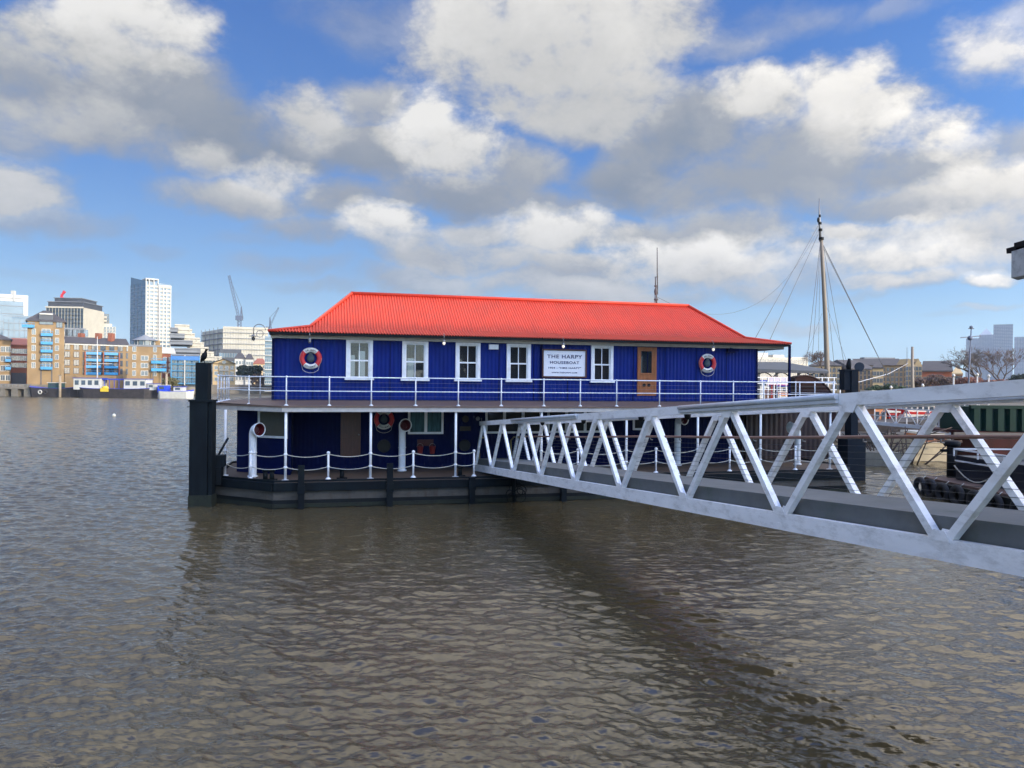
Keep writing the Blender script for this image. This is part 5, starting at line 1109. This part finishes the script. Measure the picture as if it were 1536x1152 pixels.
b = Bd('gabled_house', 'ornate cream brick house with twin gables and rows of small windows', 'house', box4(1358, 1383, Y, 10), 2.4, zof(1370, 547, Y), BRICKP); b.wins(0, R_(5, .1, .9), floors(4, b.z1-.3, 5), .7, 1.1, WGLS, FR2)
for t in (.22, .78):
    p0 = b.pt(0, t-.2, b.z1, .02); p1 = b.pt(0, t+.2, b.z1, .02); pm = b.pt(0, t, zof(1370, 538, Y), .02); q_ = Vector((0, 5, 0)); mb = MB(b.o); mb.add([p0, p1, pm, p0+q_, p1+q_, pm+q_], [(0, 1, 2), (5, 4, 3), (0, 2, 5, 3), (1, 4, 5, 2)]); mb.build('gable', BRICKP, b.r)
b.slab(.9, b.z1, zof(1370, 543, Y), SLATE, 'roof')
b = Bd('terrace_houses', 'low terrace with a long dark pitched roof right of the twin gabled house', 'houses', box4(1383, 1428, 215, 12), 2.4, zof(1405, 556, 215), BRICKR); b.hip(.5, 2.9, SLATE, .05); b.wins(0, R_(8), floors(4, b.z1-.4, 2), .9, 1.2, WGLS, FR2)
b = Bd('gabled_house', 'small pink brick gabled house left of the large bare tree', 'house', box4(1428, 1444, 190, 9), 2.4, zof(1436, 560, 190), BRICKR); b.hip(.3, 2.2, BRICKP, .48); b.wins(0, R_(3, .2, .8), floors(4, b.z1-.4, 3), .8, 1.1, WGLS, FR2)
bush('bush', 'dark green clipped bushes under the brick buildings right of the blue pile', 1300, 1358, 573, 594, 130, LG, 8, 2600, .22, 'bushes')
bush('hedge', 'brown bare hedge under the dark roofed terrace', 1376, 1432, 562, 594, 140, LBR, 9, 2600, .2, 'hedge')
bush('shrubbery', 'rusty brown bare shrubs under the large bare tree', 1440, 1512, 562, 596, 120, LRD, 10, 3200, .18, 'shrubs')
bush('evergreen', 'dark evergreen at the right edge of the photo', 1523, 1560, 556, 596, 110, LDK, 12, 1600, .25, 'shrub')
tree('bare_tree', 'large spreading bare tree in front of the pale skyscrapers', 1466, 500, 596, 125, 135, M('twig_grey', (.12, .10, .085), .9, .4, .4), 31, .7, leafsize=.10)
tree('bare_tree', 'thin bare tree at the right of the large spreading one', 1500, 518, 596, 135, 70, LBR, 33, .5, leafsize=.10)
# skyscrapers, pale with distance
SKG = M('skyscraper_steel', (.10, .13, .17), .35, .12, .05, spec=.6); SKW = M('skyscraper_band', (.30, .33, .36), .5, .08, .05)
def scraper(lb, x0, x1, yt, Y, dep=50, pyr=None, bands=44):
    b = Bd('skyscraper', lb, 'skyscraper', box4(x0, x1, Y, dep), QZ, zof((x0+x1)/2, yt, Y), SKG); H = b.z1-QZ
    for k in range(bands):
        z = QZ+H*(k+.3)/bands; b.panel(0, 0, 1, z, z+H/bands*.4, .5, .5, SKW, 'floor_band')
    for t in [k/9 for k in range(9)]: b.panel(0, t, t+.02, QZ, b.z1, .8, .5, SKG, 'mullion')
    if pyr:
        f = b.foot; c = Vector((b.o.x, b.o.y, zof((x0+x1)/2, pyr, Y))); mb = MB(b.o); g = [(b.o.x+(p[0]-b.o.x)*.92, b.o.y+(p[1]-b.o.y)*.92, b.z1) for p in f]; mb.add(g+[c], [(0, 1, 4), (1, 2, 4), (2, 3, 4), (3, 0, 4)]); mb.build('pyramid_roof', SKW, b.r)
    return b
YS = 2300
scraper('pale hazy skyscraper with a pyramid roof behind the large bare tree', 1468, 1489.5, 502, YS, 40, 491.5)
scraper('widest and tallest of the pale hazy skyscrapers, with a flat top', 1489.5, 1519, 486.5, YS-250, 60)
scraper('lower pale skyscraper left of the pyramid topped one', 1448.5, 1468, 507.5, YS+150, 40, None, 40)
scraper('pale skyscraper cut by the right edge of the photo', 1521, 1560, 505, YS-100, 50, None, 40)
scraper('low pale office slab at the foot of the skyscrapers', 1448, 1500, 524, YS+300, 30, None, 20)
# ------------------------------------------------------------------ middle ground right of the houseboat
sh = MB(); u0, u1 = hit(1119, 650, 2.6)[0], hit(1246, 650, 2.6)[0]
corr(sh, u0, u1, 2.6, ZD+.02, ZE-.25, [], pitch=.28, amp=.03); corr(sh, 2.6, 5.2, u0, ZD+.02, ZE-.25, [], pitch=.28, amp=.03, along='v'); sh.box(u0+.01, u1, 2.64, 5.2, ZD+.02, ZE-.26)
SHM = M('shed_brown', (.035, .018, .015), .6, .3, 2); sh.build('deck_shed', SHM, HB)
# paddle box shaped shed on the neighbouring barge
v0 = DEP+2.0; U = lambda x, y: hit(x, y, v0)
prof = [U(1193, 640), U(1193, 566), U(1199, 563.5), U(1208, 563), U(1217, 564.5), U(1226, 568.5), U(1235, 575), U(1243, 583), U(1249, 592), U(1253, 602), U(1255, 640)]
pb = thing('paddle_box', 'dark maroon planked box with a quarter round roof standing behind the houseboat stern rail', 'shed', b2w(prof[0][0], v0, 1.3), A)
prof = [(p[0]-prof[0][0], max(0, p[1]-1.3)) for p in prof]; n = len(prof); RV_ = M('maroon_planks_shaded', (.016, .004, .004), .6, .35, 3, spec=.1, stretch=(.3, .3, 6), bump=.3)  # maroon darkened in place of shade that falls short of this box
mb = MB(); mb.add([(p[0], 0, p[1]) for p in prof]+[(p[0]+.25, 1.0, p[1]) for p in prof], [tuple(range(n-1, -1, -1)), tuple(range(n, 2*n))]+[(i, (i+1) % n, n+(i+1) % n, n+i) for i in range(n)]); mb.build('planked_box', RV_, pb)
mb = MB()
for k in range(9):
    z = .25+k*.38; xs = [p[0] for p in prof if p[1] >= z]; mb.box(.0, max(xs)-.05 if xs else .5, -.02, -.002, z, z+.03)
mb.build('plank_gaps', BLACK, pb)
mb = MB(); mb.tube([(p[0], -.02, p[1]) for p in prof[1:-1]], .045, 6); mb.build('edge_band', SHM, pb)
# neighbouring pontoon with a slate grey canopy
po = b2w(prof[0][0]+16, 14, 0); pt_ = thing('pontoon', 'floating pontoon with a dark grey sloping canopy on posts behind the houseboat stern', 'pontoon', (27, 56, 0), .1)
oo = Vector((27, 56, 0)); 
mb = MB(); mb.box(-14, 6, -3.0, 8, -.5, 1.2); mb.box(-14.1, 6.1, -3.1, -2.9, .9, 1.25); mb.build('float', HULLG, pt_)
Yc = 54
lp = lambda x, y, Y=Yc: at(x, y, Y)-oo
def lmb(): return MB()
Rz = Matrix.Rotation(-.1, 4, 'Z')
def L2(x, y, Y=Yc): return Rz @ (at(x, y, Y)-oo)
mb = MB(); t0, t1, t2, t3 = L2(1100, 552), L2(1243, 557), L2(1176, 543, Yc+3), L2(1100, 543, Yc+3); q0, q1 = L2(1100, 549, Yc+6), L2(1240, 554, Yc+6)
dn = Vector((0, 0, -.16)); mb.add([t0, t1, t2, t3, q0, q1, t0+dn, t1+dn, q0+dn, q1+dn], [(0, 1, 2, 3), (3, 2, 5, 4), (1, 5, 2), (6, 7, 1, 0), (7, 9, 5, 1), (6, 8, 9, 7)]); mb.build('canopy', M('canopy_slate', (.05, .06, .07), .6, .15, 1), pt_)
for x in (1138, 1165, 1198, 1232):
    for Y in (Yc+.3, Yc+5.5): p = L2(x, 556, Y); MB().box(p.x-.07, p.x+.07, p.y-.07, p.y+.07, 1.2, p.z).build('canopy_post', DKCL, pt_)
mb = MB()
for x in (1146, 1172, 1206, 1226):
    p = L2(x, 559, Yc+.3); mb.torus((p.x, p.y, p.z-.7), .7, .04, (0, 1, 0), 0, math.pi, 12, 5)
mb.bar(L2(1136, 557.5), L2(1238, 559), .05, .12); mb.build('canopy_brackets', DKCL, pt_)
mb = MB(); p = L2(1151, 572, Yc-1); q = L2(1192, 572, Yc-1); mb.box(p.x, q.x, p.y-.04, p.y+.04, p.z-.22, p.z+.26); bd = mb.build('notice_board', M('notice_pink', (.50, .44, .50), .5), pt_)
mb = MB(); mb.box(p.x-.04, q.x+.04, p.y-.05, p.y-.04+.02, p.z-.27, p.z-.22); mb.box(p.x-.04, q.x+.04, p.y-.05, p.y-.02, p.z+.26, p.z+.31); mb.box(p.x+2.0, p.x+2.06, p.y-.06, p.y-.03, p.z-.22, p.z+.26); mb.box(p.x+.3, p.x+.36, p.y, p.y+.06, 1.2, p.z); mb.box(q.x-.3, q.x-.24, p.y, p.y+.06, 1.2, p.z); mb.build('board_frame', RED, bd)
mb = MB()
for x in list(range(1134, 1262, 9)):
    p = L2(x, 592, Yc-2.2); mb.bar((p.x, p.y, 1.2), (p.x, p.y, L2(x, 566, Yc-2.2).z), .05, .05)
for y in (566, 575, 584): mb.bar(L2(1134, y, Yc-2.2), L2(1255, y+.6, Yc-2.2), .05, .05)
mb.build('pontoon_rail', RAILW, pt_)
def pontoonbox(name, lb, cat, x0, x1, yt, yb, Y, dep, mat, **k):
    a = at(x0, yb, Y); c = at(x1, yb, Y); zt = zof((x0+x1)/2, yt, Y); zb = zof((x0+x1)/2, yb, Y); o = Vector((a.x, Y, zb)); mb = MB(o); mb.box(a.x, c.x, Y, Y+dep, zb, zt); return mb, o
# boats and hulls beyond the pontoon
boat('white cruiser with a long cabin moored behind the canopy pontoon', 1128, 1168, 590, 582, 95, WHB, WHB, [(1134, 1162, 572, WHB, 5)], 3.5)
boat('orange and white workboat moored behind the canopy pontoon', 1150, 1200, 601, 590, 78, M('boat_orange', (.55, .22, .10), .6), WHB, [(1160, 1180, 580, WHB, 3)], 3.5)
boat('small pale cabin boat right of the dark blue pile', 1296, 1330, 607, 598, 72, M('boat_orange', (.55, .22, .10), .6), WHB, [(1302, 1320, 588, M('boat_cream', (.45, .38, .26), .6), 2)], 3)
boat('white narrow boat with a row of windows behind the lattice walkway', 1336, 1400, 628, 618, 68, RED, WHB, [(1342, 1392, 607, WHB, 6)], 3)
boat('cream hulled boat lit by the sun behind the pile of poles', 1340, 1412, 690, 662, 50, M('hull_cream', (.50, .42, .28), .7, .2, 1), M('hull_cream', (.50, .42, .28), .7, .2, 1), [(1372, 1404, 650, M('boat_orange', (.55, .22, .10), .6), 2)], 3.5)
boat('rust red lighter behind the lattice walkway, right of the blue pile', 1290, 1345, 650, 636, 66, BRICKR, BRB, [(1300, 1318, 612, M('boat_orange', (.55, .22, .10), .6), 2), (1322, 1334, 618, RED, 1)], 4)
mb, o = pontoonbox('x', '', '', 1292, 1352, 679, 700, 45, 4, HULLG); tag(mb.build('concrete_float', M('float_grey', (.12, .115, .09), .8, .25, 1, dirt=(.03, .03, .03))), 'grey concrete mooring float on the water right of the dark blue pile', 'float')
# sailing vessel: tall tapered mast and its rigging
Ym = 62; base = at(1242.5, 600, Ym); sv = thing('sailing_barge', 'sailing barge with a tall pale tapered mast and wire shrouds behind the houseboat stern', 'sailing boat', (base.x, Ym, 0)); so = sv.location
hullshape(MB(so), base.x-6, base.x+8, Ym, 4.6, -.5, 1.9).build('hull', BRB, sv)
mastm = M('mast_buff', (.20, .165, .12), .5, .12, 1.5, stretch=(3, 3, .4)); mb = MB(so)
mp_ = [at(1243, 612, Ym), at(1241, 560, Ym), at(1238.3, 480, Ym), at(1234.2, 400, Ym), at(1232, 358, Ym)]; mp_[0].z = 1.5
mb.tube(mp_, [.23, .21, .18, .145, .12], 12); mast = mb.build('mast', mastm, sv)
mb = MB(so); mb.tube([at(1230.6, 362, Ym), at(1229.6, 335, Ym), at(1229.2, 318, Ym), at(1228.8, 298, Ym)], [.11, .09, .06, .035], 8); mb.build('topmast', STEEL, sv)
mb = MB(so)
for x, y, rr in ((1231.8, 358, .2), (1230.6, 345, .15), (1229.9, 335, .13), (1229.6, 324, .09)): p = at(x, y, Ym); mb.tube([p-Vector((0, 0, .1)), p+Vector((0, 0, .1))], rr, 10, smooth=False)
p = at(1227.2, 330, Ym); mb.ball(p, .09, (1, 1, 2.4)); mb.build('mast_bands', BLACK, mast)
RG = M('rigging_wire', (.12, .12, .12), .5, .1, 5)
for i, (x0, y0, x1, y1, Yb, r_) in enumerate(((1227, 339, 1128, 516, 52, .022), (1227, 352, 1152, 516, 56, .022), (1231, 358, 1208.5, 556, 60, .02), (1231, 358, 1217, 556, 61, .018), (1231, 358, 1227, 556, 62, .014), (1233, 358, 1252, 556, 62, .018), (1233, 358, 1266, 545, 63, .018), (1232, 362, 1332, 565, 64, .03), (1232, 366, 1322, 545, 66, .018), (1233, 470, 1205, 545, 61, .012), (1233, 440, 1262, 520, 63, .012))):
    a_ = at(x0, y0, Ym); b_ = at(x1, y1, Yb); d = b_-a_; b_ = a_+d*((a_.z-1.9)/(a_.z-b_.z)); MB(so).tube([a_, b_], r_, 5).build('shroud', RG, sv)
a_ = at(1227, 345, Ym); b_ = b2w(*[hit(986, 446, VR)[0], VR], hit(986, 446, VR)[1]); pts = [a_.lerp(b_, k/14)-Vector((0, 0, 5.0*4*(k/14)*(1-k/14)*.62)) for k in range(15)]
tag(MB(tuple(a_)).tube(pts, .011, 4).build('aerial_wire', RG), 'thin aerial wire sagging from the mast to the houseboat roof aerial', 'wire')
# lattice walkway
lw_ = thing('lattice_walkway', 'white lattice walkway crossing behind the large gangway, right of the dark blue pile', 'walkway', at(1300, 634, 57)); lo = lw_.location
LWH = M('lattice_white', (.48, .49, .50), .5, .15, 2, dirt=(.2, .15, .1), damt=.6)
for nm, dY in (('near_side', 0), ('far_side', 1.6)):
    mb = MB(lo); n = 11; lo_ = [at(1296+k*16, 633+k*1.45, 57+dY-k*.6) for k in range(n)]; hi_ = [at(1296+k*16, 610+k*.9, 57+dY-k*.6) for k in range(n)]
    mb.bar(lo_[0], lo_[-1], .1, .25); mb.bar(hi_[0], hi_[-1], .08, .08)
    mb.bar(lo_[0].lerp(hi_[0], .5), lo_[-1].lerp(hi_[-1], .5), .05, .05)
    for k in range(n):
        mb.bar(lo_[k], hi_[k], .07, .07)
        if k < n-1: mb.bar(lo_[k], hi_[k+1], .05, .05) if k % 2 else mb.bar(hi_[k], lo_[k+1], .05, .05)
    mb.build(nm+'_truss', LWH, lw_)
mb = MB(lo); mb.add([at(1296, 632, 57), at(1456, 647, 51), at(1456, 646, 52.6), at(1296, 631.5, 58.6)], [(0, 1, 2, 3)]); mb.build('walkway_deck', GREYC, lw_)
lw2 = thing('lattice_walkway', 'second, farther white railed walkway rising right behind the white lattice walkway', 'walkway', at(1320, 625, 80)); lo = lw2.location
mb = MB(lo)
for k in range(22):
    a_ = at(1300+k*7.2, 622+k*.1, 80); b_ = at(1300+k*7.2, 607+k*.1, 80); mb.bar(a_, b_, .09, .09)
    if k % 3 == 0: mb.bar(a_, at(1300+k*7.2+18, 607, 80), .07, .07)
mb.bar(at(1300, 622, 80), at(1452, 624, 80), .2, .3); mb.bar(at(1300, 607, 80), at(1452, 609, 80), .1, .1); mb.build('walkway_rail', LWH, lw2)
mb = MB(lo); 
for x in (1310, 1350, 1390, 1430): p = at(x, 622, 80); mb.box(p.x-.15, p.x+.15, 79.8, 80.1, -2, p.z)
mb.build('walkway_legs', GREYC, lw2)
# heap of poles leaning on a dolphin
r = random.Random(4); c = at(1342, 690, 47); mb = MB((c.x, c.y, 0))
for k in range(46):
    x = c.x+r.uniform(-1.4, 1.2); y = c.y+r.uniform(-.8, .8); q = Vector((x+r.gauss(0, .9), y+r.gauss(0, .5), r.uniform(1.0, 2.3))); mb.tube([(x, y, -.4), q], [.05, .03], 5)
for k in range(14): a_ = Vector((c.x+r.uniform(-1.6, 2.6), c.y+r.uniform(-.5, .5), r.uniform(.5, 2.0))); mb.tube([a_, a_+Vector((r.uniform(.8, 2.2), 0, r.uniform(-.5, .5)))], .035, 5)
tag(mb.build('pole_stack', M('weathered_poles', (.06, .04, .028), .8, .4, 3)), 'tangled stack of dark weathered poles standing in the water beside the concrete float', 'poles')
# near barge with tyres
br_ = thing('work_barge', 'black work barge hung with tyres at the right edge, with white deck rails', 'barge', (18.15, 34, 0), math.radians(2)); 
mb = MB(); mb.prism([(0, 0), (-.15, -.7), (-.1, -16), (8, -16), (8, .3), (.8, .3)], -.6, .62); bh = mb.build('hull', HULLB, br_)
mb = MB(); mb.prism([(.05, -.1), (-.0, -16), (8, -16), (8, .2), (.8, .2)], .625, .72); mb.build('deck', M('rusty_deck', (.10, .06, .045), .8, .5, 2, bump=.4), br_)
mb = MB(); mb.box(.9, 7.5, -15, -1.0, .72, 1.75); mb.box(2.6, 6.5, -12, -2.5, 1.75, 2.0); ch = mb.build('deck_house', M('house_black', (.008, .010, .018), .35, .3, 3, spec=.5), br_)
mb = MB(); mb.bar((.85, -.95, 2.02), (.85, -15, 2.02), .05, .07); mb.bar((.85, -.95, 2.02), (7.5, -.95, 2.02), .05, .06)
for k in range(9): mb.bar((.85, -.95-k*1.6, 1.72), (.85, -.95-k*1.6, 2.02), .05, .05)
mb.box(.86, .9, -4.5, -1.0, 1.5, 1.56); mb.build('white_rail', RAILW, br_)
mb = MB(); mb.tube([(1.1, -.4, .72), (1.1, -.4, 2.1)], .2, 14); mb.tube([(1.1, -.4, 2.1), (1.1, -.4, 2.16), (1.1, -.4, 2.28), (1.1, -.4, 2.34)], [.3, .34, .34, .22], 14); mb.bar((.6, -.4, 1.9), (1.6, -.4, 1.9), .12, .12); mb.build('mooring_bitt', BLACK, br_)
RUB = M('tyre_rubber', (.012, .012, .013), .8, .3, 4, bump=.4)
first = None
for k, (y, z) in enumerate(((-.35, .3), (-1.15, .32), (-2.0, .26), (-3.0, .3), (-4.1, .25), (-5.3, .28), (-6.6, .3))):
    P = br_.matrix_basis @ Vector((-.28, y, z))
    lb = ('tyre hung at the far corner of the black work barge', 'second tyre from the far corner of the black work barge', 'third tyre from the far corner of the black work barge', 'fourth tyre from the far corner of the black work barge', 'fifth tyre from the far corner of the black work barge', 'sixth tyre from the far corner of the black work barge', 'tyre on the black work barge nearest the right edge')[k]
    o = thing('tyre', lb, 'tyre', P, math.radians(2), 'tyres hung along the black work barge')
    if first is None: t1_ = MB().torus((0, 0, 0), .32, .13, (1, 0, 0), n=22, m=10, sq=.85).build('tread', RUB, o); t2_ = MB().tube([(.1, 0, .35), (.28, 0, .5)], .015, 5).build('hanging_rope', ROPE, o); first = (t1_, t2_)
    else:
        for q in first: c = q.copy(); COL.objects.link(c); c.parent = o
mb = MB(); pts = [Vector((.9, -.9, 1.3))+Vector((0, -k*.35, -.55*math.sin(k/8*math.pi)+k*.0)) for k in range(9)]; mb.tube(pts, .03, 6); mb.build('deck_rope', ROPE, br_)
# red hopper barge with green plated side, both colours darkened to stand for shade
Yr = 48; a_ = at(1418, 645, Yr); rb = thing('hopper_barge', 'dark red barge carrying a green ribbed steel container behind the black work barge', 'barge', (a_.x, Yr, 0)); 
zt_ = a_.z; hullshape(MB(), 0, 26, 2.5, 6, -.5, zt_-.1, .06, .06, .1).build('hull', M('barge_red_shaded', (.045, .006, .005), .6, .35, 1, dirt=(.03, .015, .012)), rb)
mb = MB(); mb.box(.2, 25, -.62, -.5, zt_-.25, zt_-.1); mb.build('rubbing_band', M('band_grey', (.10, .09, .08), .7), rb)
x0 = at(1450, 620, Yr).x-a_.x; zc = zof(1450, 607.5, Yr); mb = MB(); mb.box(x0, 24, -.2, 3, zt_-.1, zc-.1)
k = 0; x = x0+.1
while x < 23: mb.prism([(x, -.2), (x+.12, -.42), (x+.5, -.42), (x+.62, -.2)], zt_, zc-.2); x += .74
mb.box(x0, 24, -.46, -.2, zc-.2, zc); mb.build('container', M('container_green_shaded', (.003, .022, .016), .6, .3, 1.2, spec=.15, dirt=(.02, .02, .014), damt=.5), rb)
# slender poles and lamp posts in the moorings
for nm, lb, pts, Y, rr, cat, mt in (('boat_mast', 'slender pale boat mast rising in front of the twin gabled house', [(1369.5, 600), (1368.5, 520)], 90, .28, 'mast', mastm), ('signal_mast', 'thin dark signal mast with a cross yard in front of the large bare tree', [(1450, 600), (1457, 490)], 90, .13, 'mast', CRM), ('thin_pole', 'very thin pole left of the pale boat mast, above the dark roofs', [(1360.5, 600), (1360.5, 521)], 120, .06, 'pole', CRM)):
    q = [at(x, y, Y) for x, y in pts]; q[0].z = 0; mb = MB(tuple(q[0])); mb.tube(q, [rr, rr*.5], 7)
    if nm == 'signal_mast':
        mb.bar(at(1441, 506.5, Y), at(1471, 504, Y), .12, .12); mb.ball(at(1455, 507, Y), .28); mb.ball(at(1456.8, 491, Y), .2); mb.bar(at(1452.5, 493, Y), at(1461, 493, Y), .1, .1)
    if nm == 'boat_mast': mb.bar(at(1364, 549, Y), at(1376, 549, Y), .1, .1)
    tag(mb.build(nm, mt), lb, cat)
for k, (x, yt) in enumerate(((1430.5, 565), (1466, 564), (1483, 566), (1336.5, 583), (1384, 580))):
    Y = 75; q = at(x, yt, Y); mb = MB((q.x, q.y, 0)); mb.tube([(q.x, q.y, 0), q], [.09, .07], 7); mb.tube([q, q+Vector((0, 0, .12)), q+Vector((0, 0, .3))], [.12, .16, .04], 8)
    tag(mb.build('mooring_post', WHB), ('pale lamp topped post left of the signal mast, above the gangway', 'pale lamp topped post just right of the signal mast', 'rightmost pale lamp topped post in front of the rusty shrubs', 'short pale post in front of the green bushes', 'short pale post right of the pale boat mast')[k], 'post', 'pale posts in the moorings')
p0 = at(1270, 578, 42); p1 = at(1362, 545, 90)
tag(MB(tuple(p0)).tube([p0, p0.lerp(p1, .5)-Vector((0, 0, .3)), p1], .018, 5).build('mooring_line', M('line_white', (.6, .6, .6), .6)), 'white line running up from the dark blue pile to the pale boat mast', 'line')
# canopy corner, top right of the photo, on posts on the quay beside the gangway landing
cn = thing('landing_canopy', 'corner of a white boarded canopy with a dark top, cut by the right edge', 'canopy', (8.3, 6.2, 2.95)); co_ = cn.location
Yk = 7.2; pL = at(1517, 395, Yk); zt_ = zof(1520, 371, Yk); zb_ = zof(1520, 417, Yk)
mb = MB(co_); mb.add([(pL.x, Yk, zt_-.04), (pL.x+.0, Yk, zb_), (pL.x+.06, Yk, zb_-.02), (pL.x+.20, Yk, zb_+.06), (11, Yk, zb_+.06), (11, Yk, zt_+.4), (pL.x+.1, Yk, zt_)]+[(x, -1.5, z) for x, z in ((pL.x, zt_-.04), (pL.x, zb_), (pL.x+.06, zb_-.02), (pL.x+.20, zb_+.06), (11, zb_+.06), (11, zt_+.4), (pL.x+.1, zt_))],
   [(0, 1, 2, 3, 4, 5, 6), (13, 12, 11, 10, 9, 8, 7)]+[(i, 7+i, 7+(i+1) % 7, (i+1) % 7) for i in range(7)]); mb.build('canopy_boards', M('old_white', (.42, .43, .42), .7, .15, 3, dirt=(.12, .11, .1), dscale=8, damt=.8), cn)
mb = MB(co_); mb.bar((pL.x+.01, Yk+.02, zt_-.02), (11, Yk+.02, zt_+.42), .14, .05); mb.bar((pL.x+.07, Yk-.02, zt_+.012), (pL.x+.07, -1.4, zt_+.012), .12, .05); mb.build('canopy_felt', BLACK, cn)
for x, y in ((9.0, 2.6), (10.6, 2.6), (9.0, -1.2), (10.6, -1.2)): MB(co_).box(x-.07, x+.07, y-.07, y+.07, 3.0, zb_+.04).build('canopy_post', WHITE, cn)
# the riverside warehouses behind the viewer, whose shadow lies over the facade and the gangway
def bq(u, v): p = b2w(u, v); return (p.x, p.y)
b = Bd('riverside_warehouse', 'tall brick riverside warehouse on the quay behind the viewer', 'warehouse', [bq(78, -60), bq(34.5, -60), bq(34.5, -84), bq(78, -84)], 3.0, 28.7, BRICK)
b.wins(0, R_(16), floors(5, 27, 7), 1.6, 2.0)
b = Bd('riverside_warehouse', 'lower brick riverside warehouse on the quay behind the viewer', 'warehouse', [bq(34.4, -60), bq(12, -60), bq(12, -80), bq(34.4, -80)], 3.0, 24.0, BRICK)
b.wins(0, R_(6), floors(5, 22.5, 6), 1.6, 2.0)
# ------------------------------------------------------------------ haze
HAZE = True
if HAZE:
    m = bpy.data.materials.new('haze_air'); m.use_nodes = True; t = m.node_tree; t.nodes.remove(t.nodes['Principled BSDF'])
    v = t.nodes.new('ShaderNodeVolumePrincipled'); v.inputs['Color'].default_value = (.72, .84, 1, 1); v.inputs['Density'].default_value = .0001; v.inputs['Anisotropy'].default_value = .0
    t.links.new(v.outputs[0], t.nodes['Material Output'].inputs['Volume'])
    h = MB().box(-3450, 3450, -300, 3300, -7, 215).build('haze', m); h['kind'] = 'stuff'
